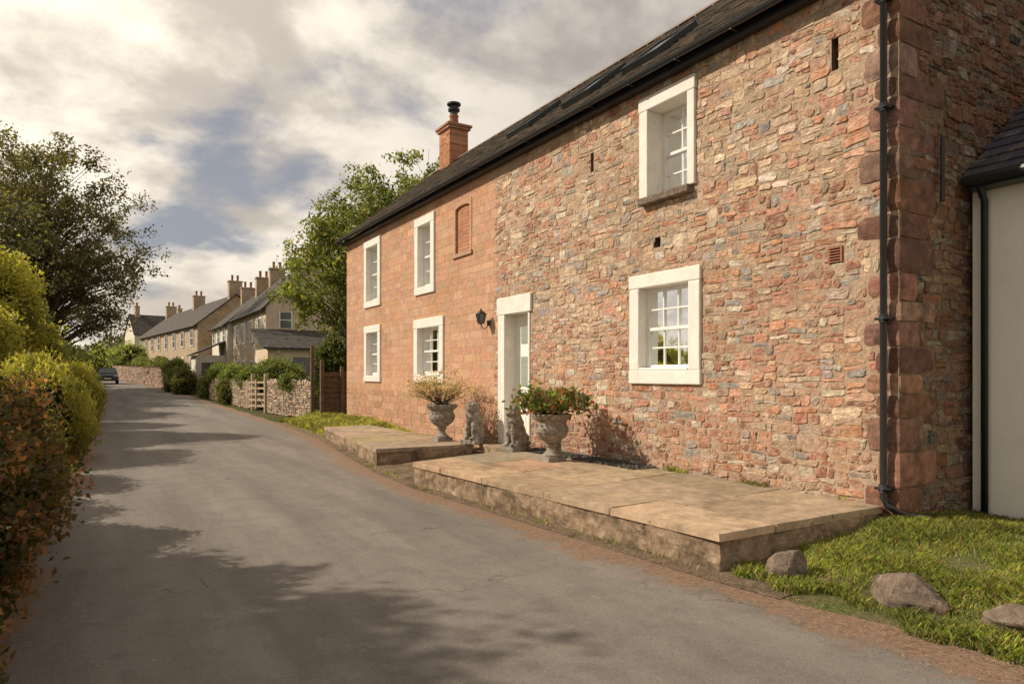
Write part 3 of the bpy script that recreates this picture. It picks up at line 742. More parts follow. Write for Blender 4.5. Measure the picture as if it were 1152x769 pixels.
# ================================================================= GROUND etc.
RE=[(-10,4.3),(1.8,4.35),(4,4.12),(9,3.86),(11,3.95),(14,4.35),(18,4.85),(23,5.15),(30,5.2),(45,4.9),(60,4.4),(80,2.8),(100,.6),(130,-4),(170,-12)]
def redge(y): return float(np.interp(y,[p[0] for p in RE],[p[1] for p in RE]))
def ledge(y):
    pts=[(-10,-.5),(3,-.45),(9,-.35),(16,-.05),(25,.1),(40,.4),(60,.2),(80,-1.4),(100,-3.6),(130,-8.5),(170,-17)]
    return float(np.interp(y,[p[0] for p in pts],[p[1] for p in pts]))
b=MB(); ysg=[-300,-60,-10,0,10,20]+[22+2*i for i in range(46)]+[130,200,600]; xsg=[-500,-100,-30,-8,0,4,8,20,60,200,600]
vs=[(x,y,gz(y)-.03) for y in ysg for x in xsg]; nx=len(xsg)
b.add(vs,[(j*nx+i,j*nx+i+1,(j+1)*nx+i+1,(j+1)*nx+i) for j in range(len(ysg)-1) for i in range(nx-1)])
b.obj('ground',M['ground'],kind='structure')
b=MB(); yy=[-8+.2*i for i in range(200)]+[32+1.0*i for i in range(139)]; nl=32; vs=[];cs=[]
for y in yy:
    l,r=ledge(y)-.15,redge(y)+.12
    l+=.05*math.sin(y*2.3)+.03*math.sin(y*7); r+=.05*math.sin(y*1.9+1)+.025*math.sin(y*6.1)
    for i in range(nl+1):
        x=l+(r-l)*i/nl; camb=.02*(1-((i/nl-.5)*2)**2)
        vs.append((x,y,gz(y)+camb-.012+.006*mnoise.noise(Vector((x*1.3,y*.8,0))))); 
        dR=r-x; dL=x-l
        cs.append((max(0,1-dR/.9)+max(0,.9-dL/.4),0,0))
nn=nl+1; b.v=vs; b.c=[tuple(min(1,q) for q in c) for c in cs]
for j in range(len(yy)-1):
    for i in range(nl): b.f.append([j*nn+i,j*nn+i+1,(j+1)*nn+i+1,(j+1)*nn+i]); b.m.append(0)
b.obj('road',M['asphalt'],smooth=True,kind='structure')
b=MB(); vs=[];ysv=[3.2+.3*i for i in range(70)]
for y in ysv:
    r=redge(y)
    for k,(dx,z) in enumerate(((-.02,-.006),(.25,.015),(.8,.06),(1.6,.10))): 
        f=max(0,min(1,(y-15)/3)); vs.append((r+dx,y,z+f*[0,.05,.14,.22][k]))
    vs.append((6.62,y,.14+f*.2))
b.add(vs,[(j*5+i,j*5+i+1,(j+1)*5+i+1,(j+1)*5+i) for j in range(len(ysv)-1) for i in range(4)])
b.obj('verge',M['soil'],kind='structure')
def lawnz(x,y): return -.012+max(0,min(1,(x-4.3)/2.3))*.20-max(0,x-6.8)*.05+.012*math.sin(x*3+y*2)-max(0,min(1,(2.5-y)/3))*.06*min(1,max(0,x-4.3))
b=MB(); xs=[4.22+.12*i for i in range(32)]; yl=[-4+.2*i for i in range(40)]
vs=[(x if i else x+.06*math.sin(y*4),y,lawnz(x,y)) for y in yl for i,x in enumerate(xs)]; nx=len(xs)
b.add(vs,[(j*nx+i,j*nx+i+1,(j+1)*nx+i+1,(j+1)*nx+i) for j in range(len(yl)-1) for i in range(nx-1)])
b.obj('lawn',M['lawn'],smooth=True,kind='structure')
def blades(name,N,xr,yr,zf,hr,wd,cols,mask=None,clumpy=1.0):
    x=rng.uniform(*xr,N); y=rng.uniform(*yr,N)
    P=np.stack([x,y,np.zeros(N)],1); cl=vnoise(P,4.2,3)+.6*vnoise(P,11,1)
    keep=rng.random(N)<np.clip(.55+.6*cl*clumpy,.04,1)
    if mask is not None: keep&=mask(x,y)
    P=P[keep];cl=cl[keep]; P[:,2]=np.array([zf(a,c) for a,c in P[:,:2]]); n=len(P)
    h=rng.uniform(*hr,n)*(1+.45*cl); ang=rng.uniform(0,2*np.pi,n); ln=rng.uniform(.2,.95,n)*h
    d=np.stack([np.cos(ang),np.sin(ang),np.zeros(n)],1); s=np.stack([-np.sin(ang),np.cos(ang),np.zeros(n)],1)*(wd*rng.uniform(.6,1.3,n))[:,None]
    mid=P+d*(ln*.35)[:,None]+np.array([0,0,1])*(h*.6)[:,None]; tip=P+d*ln[:,None]+np.array([0,0,1])*h[:,None]
    V=np.stack([P-s,P+s,mid+s*.8,tip,mid-s*.8],1)
    C=leafcol(P,cols,None,s=2.5,o=2,var=.3)
    arr_mesh(name,V,5,C,M['grassblade'],kind='stuff')
GR=[(.30,.39,.10),(.36,.43,.12),(.23,.32,.08),(.44,.41,.19),(.40,.34,.18)]
blades('grass',110000,(4.3,7.85),(.4,3.78),lawnz,(.025,.07),.0022,GR,mask=lambda x,y:(x>4.40+.09*np.sin(y*5)+.06*np.sin(y*13)),clumpy=1.25)
def bankz(x,y):
    r=redge(y); f=max(0,min(1,(y-15)/3)); return float(np.interp(x-r,[0,.25,.8,1.6],[-.006,.015+.05*f,.06+.14*f,.10+.22*f]))
blades('grass',30000,(4.3,6.55),(14.0,23.6),bankz,(.05,.13),.006,[(.31,.34,.10),(.38,.39,.13),(.24,.28,.075),(.46,.42,.19)],mask=lambda x,y:(x>np.interp(y,[14,18,23],[4.5,4.98,5.25])+.05*np.sin(y*5))&~((y<17.3)&(x>np.interp(y,[11.5,17.2],[4.15,4.85]))&(x<6.12)))
blades('grass',6000,(6.3,6.58),(4.2,7.2),lambda x,y:.325,(.02,.07),.003,GR,mask=lambda x,y:(x>6.47)&(np.sin(y*5)>.5))
blades('grass',1500,(3.85,4.3),(4.0,12),lambda x,y:.0,(.02,.06),.003,GR,mask=lambda x,y:np.abs(x-np.interp(y,[3.84,9.3,11.4],[4.24,3.91,4.1]))<.04)
blades('grass',16000,(-1.2,.1),(9,26),lambda x,y:0.0,(.05,.16),.006,[(.17,.21,.055),(.22,.20,.085),(.26,.19,.10)],mask=lambda x,y:(x<np.interp(y,[3,9,16,25],[-.6,-.5,-.25,-.05])))
N=13000; y=1.0+22*rng.random(N)**1.35; side=rng.random(N)<.75
x=np.where(side,np.interp(y,[1.8,4,9,11,14,18,23],[4.35,4.12,3.86,3.95,4.35,4.85,5.15])-np.abs(rng.normal(size=N))*.30+.1,np.interp(y,[3,9,16,25],[-.45,-.35,-.05,.1])+np.abs(rng.normal(size=N))*.35-.1)
P=np.stack([x,y,np.full(N,.012)],1)
V=leaf_quads(P,.016,.7); V[:,:,2]=.008+np.abs(V[:,:,2]-.012)*.5
C=np.array([(.32,.19,.12),(.22,.14,.09),(.40,.30,.22),(.14,.10,.065),(.38,.20,.11)])[rng.integers(0,5,N)]
arr_mesh('leaf_litter',V,4,C,M['litter'],kind='stuff')
b=MB(); b.add([(6.28,7.0,.334),(6.60,7.0,.334),(6.60,10.1,.334),(6.1,9.7,.334)],[(0,1,2,3)]); b.obj('gravel',M['darksoil'],kind='structure')
N=4000; P=np.stack([rng.uniform(6.15,6.58,N),rng.uniform(7.0,9.9,N),np.full(N,.338)],1); V=leaf_quads(P,.035,.8)
C=np.array([(.13,.12,.11),(.2,.18,.16),(.09,.085,.08)])[rng.integers(0,3,N)]
arr_mesh('gravel',V,4,C,M['litter'],kind='stuff')
def rock(c,r,label,seed):
    rr=random.Random(seed); planes=[]
    for _ in range(13):
        d=Vector((rr.gauss(0,1),rr.gauss(0,1),rr.gauss(0,1)+.2)).normalized(); planes.append((d,rr.uniform(.55,.86)))
    e=MB(); nu,nv=44,28; vs=[];fs=[]
    for i in range(nv):
        th=math.pi*i/(nv-1)
        for j in range(nu):
            ph=2*math.pi*j/nu; d=Vector((math.sin(th)*math.cos(ph),math.sin(th)*math.sin(ph),math.cos(th)))
            s=1.0
            for (pd,pk) in planes:
                q=d.dot(pd)
                if q>0: s=min(s,pk/q)
            s*=1+.06*mnoise.noise(d*3+Vector((seed,0,0)))+.035*mnoise.noise(d*9)
            q=Vector((d.x*r[0],d.y*r[1],d.z*r[2]))*s*1.2; vs.append((c[0]+q.x,c[1]+q.y,c[2]+max(q.z,-.5*r[2])))
    for i in range(nv-1):
        for j in range(nu): fs.append((i*nu+j,i*nu+(j+1)%nu,(i+1)*nu+(j+1)%nu,(i+1)*nu+j))
    e.add(vs,fs); e.obj('boulder',M['rock'],origin=c,smooth=False,label=label,category='rock',group='boulders edging the grass')
rock((4.62,3.45,.09),(.15,.13,.14),'small rough brown boulder beside platform end',3)
rock((4.74,2.62,.10),(.15,.24,.15),'grey brown boulder on grass edge',11)
rock((4.86,1.95,.08),(.14,.24,.10),'pale flat boulder on grass edge',23)

# ================================================================= URNS, STATUES
def urn(c,label,h=.76):
    e=empty('urn_planter',c,label,'planter'); s=h/.76
    b=MB(); b.box(c[0]-.17*s,c[0]+.17*s,c[1]-.17*s,c[1]+.17*s,c[2],c[2]+.07*s)
    prof=[(.15,.07),(.15,.10),(.11,.13),(.075,.18),(.07,.22),(.10,.245),(.10,.27),(.08,.285),(.15,.33),(.23,.40),(.265,.47),(.27,.53),(.25,.58),(.235,.62),(.25,.65),(.30,.69),(.325,.73),(.33,.755),(.31,.765),(.27,.75),(.25,.70)]
    def md(i,t):
        return .035*abs(math.sin(t*9)) if 8<=i<=11 else (.02*math.sin(t*24) if 15<=i<=17 else 0)
    b.lathe([(r*s,z*s) for r,z in prof],c,96,md)
    b.obj('urn',M['urn'],e,c,smooth=False)
    b=MB(); b.lathe([(.26*s,.69*s),(.2*s,.72*s),(.01,.73*s)],c,20); b.obj('soil',M['darksoil'],e,c)
    return e
u1=urn((5.86,12.35,.30),'weathered stone urn holding pale twiggy shrub',.72)
u2=urn((5.80,8.42,.325),'weathered stone urn planted with green leaves and red flowers',.70)
def plant(e,c,n,rxy,hh,nleaf,lsize,cols,w,zoff=.66,fill=.09):
    b=MB(); pts=[]
    for k in range(n):
        a=U(0,2*math.pi); q=U(.2,1)**.6; zt=hh*(U(.35,1.0))*(1.12-.45*q*q)
        p0=Vector((c[0]+U(-.08,.08),c[1]+U(-.08,.08),c[2]+zoff)); p2=Vector((c[0]+math.cos(a)*q*rxy,c[1]+math.sin(a)*q*rxy,c[2]+zoff+zt))
        p1=p0.lerp(p2,.5)+Vector((0,0,.12*hh))
        P=[p0.lerp(p1,t).lerp(p1.lerp(p2,t),t) for t in (0,.25,.5,.75,1)]
        b.tube(P,[.008,.007,.006,.004,.002],4,cap=False)
        for _ in range(3):
            t=U(.4,.95); s0=p0.lerp(p1,t).lerp(p1.lerp(p2,t),t); s1=s0+Vector((U(-1,1),U(-1,1),U(0,1)))*.12
            b.tube([s0,s1],[.004,.0015],3,cap=False); pts.append(np.array(s1)+rng.normal(size=(nleaf//2,3))*fill*.6)
        ts=np.array([np.array(P[-1])]*nleaf); pts.append(ts+rng.normal(size=(nleaf,3))*fill)
    b.obj('stems',M['bark'],e,tuple(e.location))
    Pp=np.concatenate(pts); C=leafcol(Pp,cols,w,s=6,o=1,var=.3)
    arr_mesh('foliage',leaf_quads(Pp,lsize,.55),4,C,M['leaf'],e,tuple(e.location))
plant(u1,(5.86,12.35,.30),62,.70,.74,13,.048,[(.60,.46,.32),(.42,.38,.21),(.64,.47,.36),(.28,.29,.12)],[.38,.25,.22,.15],fill=.075)
plant(u2,(5.80,8.42,.325),60,.62,.42,11,.085,[(.13,.19,.055),(.19,.24,.075),(.45,.14,.07),(.30,.18,.10)],[.40,.32,.12,.16],fill=.07)
def statue(c,label,face,h=.8):
    import bmesh
    bm=bmesh.new()
    def ell(p,r,tilt=0):
        ret=bmesh.ops.create_icosphere(bm,subdivisions=3,radius=1)
        for v in ret['verts']:
            q=Vector((v.co.x*r[0],v.co.y*r[1],v.co.z*r[2]))
            q=Vector((q.x*math.cos(tilt)+q.z*math.sin(tilt),q.y,-q.x*math.sin(tilt)+q.z*math.cos(tilt)))
            v.co=q+Vector(p)
    ell((-.03,0,.32),(.14,.13,.26),.15); ell((-.09,0,.20),(.15,.14,.13)); ell((.03,0,.49),(.13,.125,.15))
    ell((.05,0,.63),(.12,.12,.125)); ell((.14,0,.605),(.06,.055,.05)); ell((.02,.085,.70),(.03,.03,.03)); ell((.02,-.085,.70),(.03,.03,.03))
    for s in (-1,1):
        ell((.10,s*.065,.27),(.045,.045,.20)); ell((.14,s*.065,.10),(.06,.045,.035)); ell((-.02,s*.12,.15),(.12,.05,.09)); ell((.06,s*.13,.09),(.08,.04,.035))
    ell((-.2,.05,.12),(.05,.10,.035))
    ret=bmesh.ops.create_cube(bm,size=1)
    for v in ret['verts']: v.co=Vector((v.co.x*.40,v.co.y*.32,v.co.z*.075+.037))
    me=bpy.data.meshes.new('stone_statue'); 
    for v in bm.verts:
        q=v.co.copy(); v.co=Vector((q.x*math.cos(face)-q.y*math.sin(face),q.x*math.sin(face)+q.y*math.cos(face),q.z))*(h/.76)
    bm.to_mesh(me); bm.free(); me.materials.append(M['urn'])
    o=bpy.data.objects.new('stone_statue',me); COLL.objects.link(o); o.location=c
    md=o.modifiers.new('r','REMESH'); md.mode='VOXEL'; md.voxel_size=.013; md.use_smooth_shade=True
    tx=bpy.data.textures.new('w','CLOUDS'); tx.noise_scale=.07
    m2=o.modifiers.new('d','DISPLACE'); m2.texture=tx; m2.strength=.06; m2.mid_level=.5
    o['label']=label; o['category']='statue'; o['group']='weathered stone figures flanking the door'
statue((6.16,11.55,.30),'weathered seated stone animal figure beside doorway',math.pi*1.15,.82)
statue((6.05,9.85,.325),'weathered seated stone animal figure beside doorway',math.pi*1.05,.80)

# ================================================================= BOUNDARY WALLS, FENCE, GATE
def drywall(name,P0,P1,h,th,label,coln=None,big=1.0):
    L_=math.dist(P0,P1); d=((P1[0]-P0[0])/L_,(P1[1]-P0[1])/L_); n=(-d[1],d[0]); O=((P0[0]+P1[0])/2,(P0[1]+P1[1])/2,gz((P0[1]+P1[1])/2))
    zf=lambda a:gz(P0[1]+d[1]*a)
    e=empty(name,O,label,'wall')
    b=MB()
    k=8
    for i in range(k):
        a0=L_*i/k;a1=L_*(i+1)/k
        vs=[(P0[0]+d[0]*a-n[0]*o,P0[1]+d[1]*a-n[1]*o,zf(a)+z) for a in (a0,a1) for o,z in ((0,-.2),(0,h-.05),(th,h-.05),(th,-.2))]
        b.add(vs,[(0,1,5,4),(1,2,6,5),(2,3,7,6)]+([(0,1,2,3)] if i==0 else [])+([(4,5,6,7)] if i==k-1 else []))
    b.obj('mortar_core',M['darksoil'],e,O)
    s=MB(); cl=coln or [(.38,.31,.24),(.46,.37,.28),(.32,.25,.19),(.42,.29,.21),(.50,.42,.33)]
    for r in rubble_rects(0,L_,0,h,hr=(.10*big,.18*big),wr=(.2*big,.5*big)):
        stone(s,*r,U(.02,.05),lambda a,b_,o:(P0[0]+d[0]*a+n[0]*o,P0[1]+d[1]*a+n[1]*o,zf(a)+b_),vary(random.choice(cl),.2),skew=.2)
    for r in rubble_rects(0,th,0,h,hr=(.12,.2),wr=(.22,.5)):
        stone(s,*r,U(.02,.05),lambda a,b_,o:(P0[0]-d[0]*o-n[0]*a,P0[1]-d[1]*o-n[1]*a,zf(0)+b_),vary(random.choice(cl),.2),wp=False)
    a=0
    while a<L_:
        w=U(.10,.22); cp=U(.1,.2); c=vary(cl[0],.2)
        stone(s,0,th+.05,0,cp,w*.9,lambda q,b_,o,a=a:(P0[0]+d[0]*(a+o)-n[0]*(q-.04),P0[1]+d[1]*(a+o)-n[1]*(q-.04),zf(a)+h-.05+b_),c,wp=False,joint=.0)
        a+=w
    s.obj('wall_stone_facing',M['stone'],e,O,smooth=False)
drywall('boundary_wall',(6.75,25.4),(6.05,29.6),1.3,.4,'grey dry stone garden wall beside timber fence')
drywall('boundary_wall',(5.85,32.2),(5.35,46),1.15,.4,'long stone garden wall below clipped hedges')
drywall('boundary_wall',(4.9,57),(1.5,92),1.5,.4,'reddish sandstone wall running along the lane',[(.32,.22,.17),(.28,.20,.16),(.36,.27,.20)],2.0)
fe=empty('timber_fence',(6.9,22.5,0),'dark weathered timber fence and posts at house end','fence'); FO=(6.9,22.5,0)
b=MB()
for i in range(9): b.box(6.30,7.6,22.40,22.44,.15+i*.175,.15+i*.175+.155)
b.obj('rail',M['wood'],fe,FO,kind='stuff')
for px_ in (6.28,6.95,7.62):
    b=MB(); h_=1.9 if px_>6.3 else 2.1; b.box(px_-.06,px_+.06,22.28,22.40,0,h_); b.obj('post',M['wood'],fe,FO,bevel=.01)
b=MB(); b.box(6.1,6.2,23.0,23.1,0,2.6); b.obj('post',M['wood'],fe,FO)
g0=gz(31)
ge=empty('wooden_gate',(5.95,31,g0),'open pale timber field gate between stone walls','gate'); GO=(5.95,31,g0)
for (x,y,h) in ((6.05,29.9,1.6),(5.9,31.9,1.6)):
    b=MB(); b.box(x-.08,x+.08,y-.08,y+.08,g0-.1,g0+h); b.obj('post',M['palewood'],ge,GO,bevel=.02)
b=MB()
def gxf(s,t,z): return (6.05-s*.40+t*.8,30.0+s*.90+t*.5,z)
for i in range(5): b.box(0,1.3,-.02,.02,g0+.2+i*.25,g0+.285+i*.25,xf=gxf)
for s in (0,.62,1.24): b.box(s,s+.07,-.04,-.021,g0+.12,g0+1.36,xf=gxf)
vs=[gxf(.08,.03,g0+.2),gxf(.18,.03,g0+.2),gxf(1.25,.03,g0+1.25),gxf(1.15,.03,g0+1.25)]; b.add(vs,[(0,1,2,3)])
b.obj('bars',M['palewood'],ge,GO)

# ================================================================= FAR HOUSES
def far_house(label,P,ds,L_,W_,eave,ridge,wallm,wins,chims,gwins=(),ext=None):
    n=math.hypot(*ds); ds=(ds[0]/n,ds[1]/n); dt=(ds[1],-ds[0]); z0=gz(P[1]+ds[1]*L_*.3)
    O=(P[0]+ds[0]*L_/2+dt[0]*W_/2,P[1]+ds[1]*L_/2+dt[1]*W_/2,z0)
    xf=lambda s,t,z:(P[0]+ds[0]*s+dt[0]*t,P[1]+ds[1]*s+dt[1]*t,z0+z)
    e=empty('terraced_house',O,label,'house')
    b=MB(); b.box(0,L_,0,W_,-1.2,eave,xf=xf)
    for s in (.003,L_-.003): b.add([xf(s,0,eave-.01),xf(s,W_,eave-.01),xf(s,W_/2,ridge)],[(0,1,2)])
    b.obj('wall',wallm,e,O)
    b=MB(); th=.12; ov=.25; k=(ridge-eave)/(W_/2)
    for sd in (0,1):
        t0=-ov if sd==0 else W_+ov
        A=[xf(-.15,t0,eave-ov*k+.03),xf(L_+.15,t0,eave-ov*k+.03),xf(L_+.15,W_/2,ridge+.03),xf(-.15,W_/2,ridge+.03)]
        Bt=[(p[0],p[1],p[2]+th) for p in A]; b.add(A+Bt,[(0,1,2,3),(4,5,6,7),(0,1,5,4),(1,2,6,5),(3,0,4,7)])
    rf=b.obj('roof',M['slate2'],e,O)
    for (s,h,w) in chims:
        b=MB(); b.box(s-.3,s+.3,W_/2-w/2,W_/2+w/2,ridge-.7,ridge+h,xf=xf); b.box(s-.36,s+.36,W_/2-w/2-.06,W_/2+w/2+.06,ridge+h,ridge+h+.12,xf=xf)
        c=b.obj('chimney',M['greyr'],rf,O)
        for q in ((-.25,.25) if w>.8 else (0,)):
            b=MB(); cc=xf(s,W_/2+q,ridge+h+.12); b.lathe([(.13,0),(.10,.05),(.11,.5),(.13,.55)],cc,10)
            b.obj('chimney_pot',M['terracotta'],rf,O)
    for (s,z,w,h,isdoor) in wins:
        b=MB(); b.box(s,s+w,-.03,.02,z,z+h,xf=xf)
        wn=b.obj('door' if isdoor else 'window',M['black'] if isdoor else M['farglass'],e,O)
        f=MB(); 
        for q in ((s-.12,s,z-.1,z+h+.12),(s+w,s+w+.12,z-.1,z+h+.12),(s,s+w,z-.1,z),(s,s+w,z+h,z+h+.12)): f.box(q[0],q[1],-.07,.02,q[2],q[3],xf=xf)
        if not isdoor: f.box(s,s+w,-.055,.02,z+h/2-.03,z+h/2+.03,xf=xf); f.box(s+w/2-.025,s+w/2+.025,-.05,.02,z,z+h,xf=xf)
        f.obj('frame',M['frame'],wn,O)
    for (t,z,w,h) in gwins:
        b=MB(); b.box(-.03,.02,t,t+w,z,z+h,xf=xf); wn=b.obj('window',M['farglass'],e,O)
        f=MB(); f.box(-.06,.02,t-.08,t,z-.08,z+h+.08,xf=xf); f.box(-.06,.02,t+w,t+w+.08,z-.08,z+h+.08,xf=xf); f.box(-.05,.02,t,t+w,z+h/2-.03,z+h/2+.03,xf=xf); f.obj('frame',M['frame'],wn,O)
    b=MB(); b.tube([xf(-.1,-ov-.05,eave-ov*k+.05),xf(L_+.1,-ov-.05,eave-ov*k+.05)],.07,6); b.obj('gutter',M['black'],e,O)
    if ext: ext(e,xf,O)
    return e
def lean(e,xf,O):
    b=MB(); b.box(-4.0,-.02,-.7,5.5,-1,2.8,xf=xf); b.obj('extension_wall',M['cream'],e,O)
    b=MB(); A=[xf(-4.3,-1.0,2.75),xf(-4.3,5.8,2.75),xf(-.02,5.8,4.1),xf(-.02,-1.0,4.1)]; Bt=[(p[0],p[1],p[2]+.12) for p in A]
    b.add(A+Bt,[(0,1,2,3),(4,5,6,7),(0,1,5,4),(1,2,6,5),(2,3,7,6),(3,0,4,7)]); b.obj('extension_roof',M['slate2'],e,O)
    b=MB(); b.box(-4.04,-4.0,.8,2.0,1.2,2.3,xf=xf); b.obj('window',M['farglass'],e,O)
far_house('cream rendered gabled house with slate roof and chimneys',(9.4,46.5),(0,1),12.6,6.6,5.7,8.9,M['cream'],
  [(1.2,.9,1,1.3,0),(1.2,3.6,1,1.4,0),(4.2,3.6,1,1.4,0),(7.2,3.6,1,1.4,0),(4.2,0,1,2.1,1),(7.2,.9,1,1.3,0),(10,3.6,1,1.4,0),(10,.9,1,1.3,0)],[(.45,1.1,1.2),(6,1.0,.7),(12.0,1.0,1.2)],gwins=((.9,4.35,.7,1.0),),ext=lean)
def porch(e,xf,O):
    b=MB(); b.box(1.0,4.6,-2.2,-.01,-.5,2.6,xf=xf); b.obj('porch_wall',M['whiter'],e,O)
    b=MB(); A=[xf(.8,-2.5,2.55),xf(4.8,-2.5,2.55),xf(4.8,-.01,3.7),xf(.8,-.01,3.7)]; Bt=[(p[0],p[1],p[2]+.12) for p in A]
    b.add(A+Bt,[(0,1,2,3),(4,5,6,7),(0,1,5,4),(1,2,6,5),(2,3,7,6),(3,0,4,7)]); b.obj('porch_roof',M['slate2'],e,O)
    b=MB(); b.box(.96,1.0,-1.8,-.6,.8,2.0,xf=xf); b.obj('window',M['farglass'],e,O)
far_house('white rendered cottage with dark porch and slate roof',(9.0,59.4),(0,1),8.5,6,5.2,7.9,M['whiter'],
  [(1,3.8,1,1.0,0),(4,3.8,1,1.0,0),(6.7,3.8,1,1.0,0),(6.2,.9,1,1.2,0)],[(1.0,1.2,1.2),(7.9,1.1,1.2)],ext=porch)
far_house('long pale brown stone terrace house with slate roof',(7.9,69.2),(-3.2,30),31,7,5.4,8.3,M['greyr'],
  [(s,z,1.1,1.4,0) for s in (1.5,5.5,9.5,13.5,17.5,21.5,25.5,29) for z in (.9,3.5)],[(.6,1.3,1.2),(15,1.2,1.2),(30,1.2,1.2)])
far_house('small distant pale house among trees',(3.6,122),(1,.15),8,7,6.0,9.0,M['whiter'],[(1,3.8,1,1.2,0),(5.5,3.8,1,1.2,0)],[(1,1.3,1),(7,1.3,1)])
# ================================================================= CAR
ce=empty('parked_car',(.75,72,gz(72)),'dark hatchback parked at the lane edge','car'); CO=(.75,72,gz(72)); cz=gz(72)
b=MB(); secs=[(-2.0,.35,.62,.72),(-1.95,.28,.78,.82),(-1.0,.25,.92,.87),(-.9,.25,.95,.87),(1.2,.25,.98,.87),(1.9,.28,.95,.82),(2.0,.4,.8,.75)]
vs=[];fs=[]
for (y,zl,zh,hw) in secs: vs+=[(.75-hw,72+y,cz+zl),(.75-hw,72+y,cz+(zl+zh)/2),(.75-hw*.93,72+y,cz+zh),(.75+hw*.93,72+y,cz+zh),(.75+hw,72+y,cz+(zl+zh)/2),(.75+hw,72+y,cz+zl)]
for i in range(len(secs)-1):
    for k in range(6): fs.append((i*6+k,i*6+(k+1)%6,(i+1)*6+(k+1)%6,(i+1)*6+k))
fs+=[tuple(range(6)),tuple(range(36,42))]; b.add(vs,fs)
v0=[(.75+x,72+y,cz+z) for x,y,z in ((-.8,-1.0,.93),(.8,-1.0,.93),(.8,1.8,.95),(-.8,1.8,.95),(-.6,-.35,1.45),(.6,-.35,1.45),(.6,1.3,1.47),(-.6,1.3,1.47))]
b.add(v0,[(4,5,6,7),(0,3,7,4),(1,2,6,5),(2,3,7,6)]); b.obj('body',M['carpaint'],ce,CO,smooth=False,bevel=.03)
b=MB(); b.add([(v0[0][0]+.06,v0[0][1]+.03,v0[0][2]+.04),(v0[1][0]-.06,v0[1][1]+.03,v0[1][2]+.04),(v0[5][0]-.03,v0[5][1]-.04,v0[5][2]-.04),(v0[4][0]+.03,v0[4][1]-.04,v0[4][2]-.04)],[(0,1,2,3)]); b.obj('windscreen',M['farglass'],ce,CO)
for x in (-.85,.65):
    for y in (-1.3,1.3):
        b=MB(); b.tube([(.75+x,72+y,cz+.31),(.75+x+.2,72+y,cz+.31)],.31,20); b.obj('wheel',M['rubber'],ce,CO)
for x in (-.6,.6):
    b=MB(); b.box(.75+x-.14,.75+x+.14,72-2.0,72-1.93,cz+.62,cz+.74); b.obj('headlight',M['lamp'],ce,CO)
b=MB(); b.box(.75-.26,.75+.26,72-2.03,72-2.0,cz+.42,cz+.53); b.obj('number_plate',M['frame'],ce,CO)

# ================================================================= VEGETATION
tree('broadleaf_tree',(-3.1,60,gz(60)),18.3,6.4,2.2,'tall airy broadleaf tree with dark open crown',nclump=250,nleaf=190,lsize=.24,clump=1.1,trunk_r=.42,seed=3,cols=[(.13,.135,.06),(.17,.16,.07),(.095,.10,.05),(.21,.17,.09)],rx=6.2,irrk=.55,power=.44)
tree('broadleaf_tree',(-8,52,gz(52)),14.0,5,2,'tall broadleaf tree behind the hedge',nclump=90,nleaf=200,lsize=.26,clump=1.2,trunk_r=.4,seed=9,cols=[(.12,.13,.06),(.15,.15,.065),(.085,.095,.045)],irrk=.6)
YL=[(.17,.22,.055),(.23,.27,.075),(.13,.175,.045),(.30,.30,.10)]
tree('broadleaf_tree',(11.3,27.5,0),11.2,2.9,2.6,'leafy green tree rising behind the house end',nclump=125,nleaf=260,lsize=.16,clump=.62,trunk_r=.22,seed=5,cols=YL,droop=.8,irrk=.8)
tree('broadleaf_tree',(9.2,28.5,0),9.0,2.4,2.9,'leafy green tree overhanging the garden wall',nclump=90,nleaf=260,lsize=.15,clump=.55,trunk_r=.16,seed=6,cols=YL,droop=.9,irrk=.8)
tree('broadleaf_tree',(-6.0,7.9,0),6.0,2.1,1.4,'small broadleaf tree over the lane hedge',nclump=130,nleaf=420,lsize=.13,clump=.6,trunk_r=.14,seed=12,cols=YL)
YG=[(.35,.37,.07),(.44,.43,.09),(.27,.30,.06),(.50,.44,.12)]
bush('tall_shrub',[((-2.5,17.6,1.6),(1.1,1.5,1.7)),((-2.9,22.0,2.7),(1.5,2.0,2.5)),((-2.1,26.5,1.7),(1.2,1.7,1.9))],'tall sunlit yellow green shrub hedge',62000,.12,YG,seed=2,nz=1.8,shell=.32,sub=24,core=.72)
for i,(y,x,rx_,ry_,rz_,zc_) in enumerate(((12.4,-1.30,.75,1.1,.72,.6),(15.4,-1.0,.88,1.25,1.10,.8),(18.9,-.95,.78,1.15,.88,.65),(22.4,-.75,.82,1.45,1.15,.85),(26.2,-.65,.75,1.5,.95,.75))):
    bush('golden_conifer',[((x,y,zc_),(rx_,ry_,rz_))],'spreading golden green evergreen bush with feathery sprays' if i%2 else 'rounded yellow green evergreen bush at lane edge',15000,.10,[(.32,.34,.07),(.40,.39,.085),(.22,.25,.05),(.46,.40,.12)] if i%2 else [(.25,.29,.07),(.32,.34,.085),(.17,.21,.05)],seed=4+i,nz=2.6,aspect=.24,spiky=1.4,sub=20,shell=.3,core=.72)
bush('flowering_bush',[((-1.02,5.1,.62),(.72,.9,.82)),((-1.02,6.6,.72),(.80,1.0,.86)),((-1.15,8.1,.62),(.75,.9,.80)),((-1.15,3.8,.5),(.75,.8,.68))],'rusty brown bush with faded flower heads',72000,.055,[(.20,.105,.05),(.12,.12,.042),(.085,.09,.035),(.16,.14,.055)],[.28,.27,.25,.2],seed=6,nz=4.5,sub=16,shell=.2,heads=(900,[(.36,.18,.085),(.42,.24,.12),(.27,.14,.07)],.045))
bush('bush',[((-1.6,10.2,.55),(.8,1.0,.78))],'yellow green bush behind the rusty bush',20000,.06,[(.28,.31,.07),(.36,.36,.09),(.19,.21,.05)],seed=26,nz=3,sub=14,shell=.22)
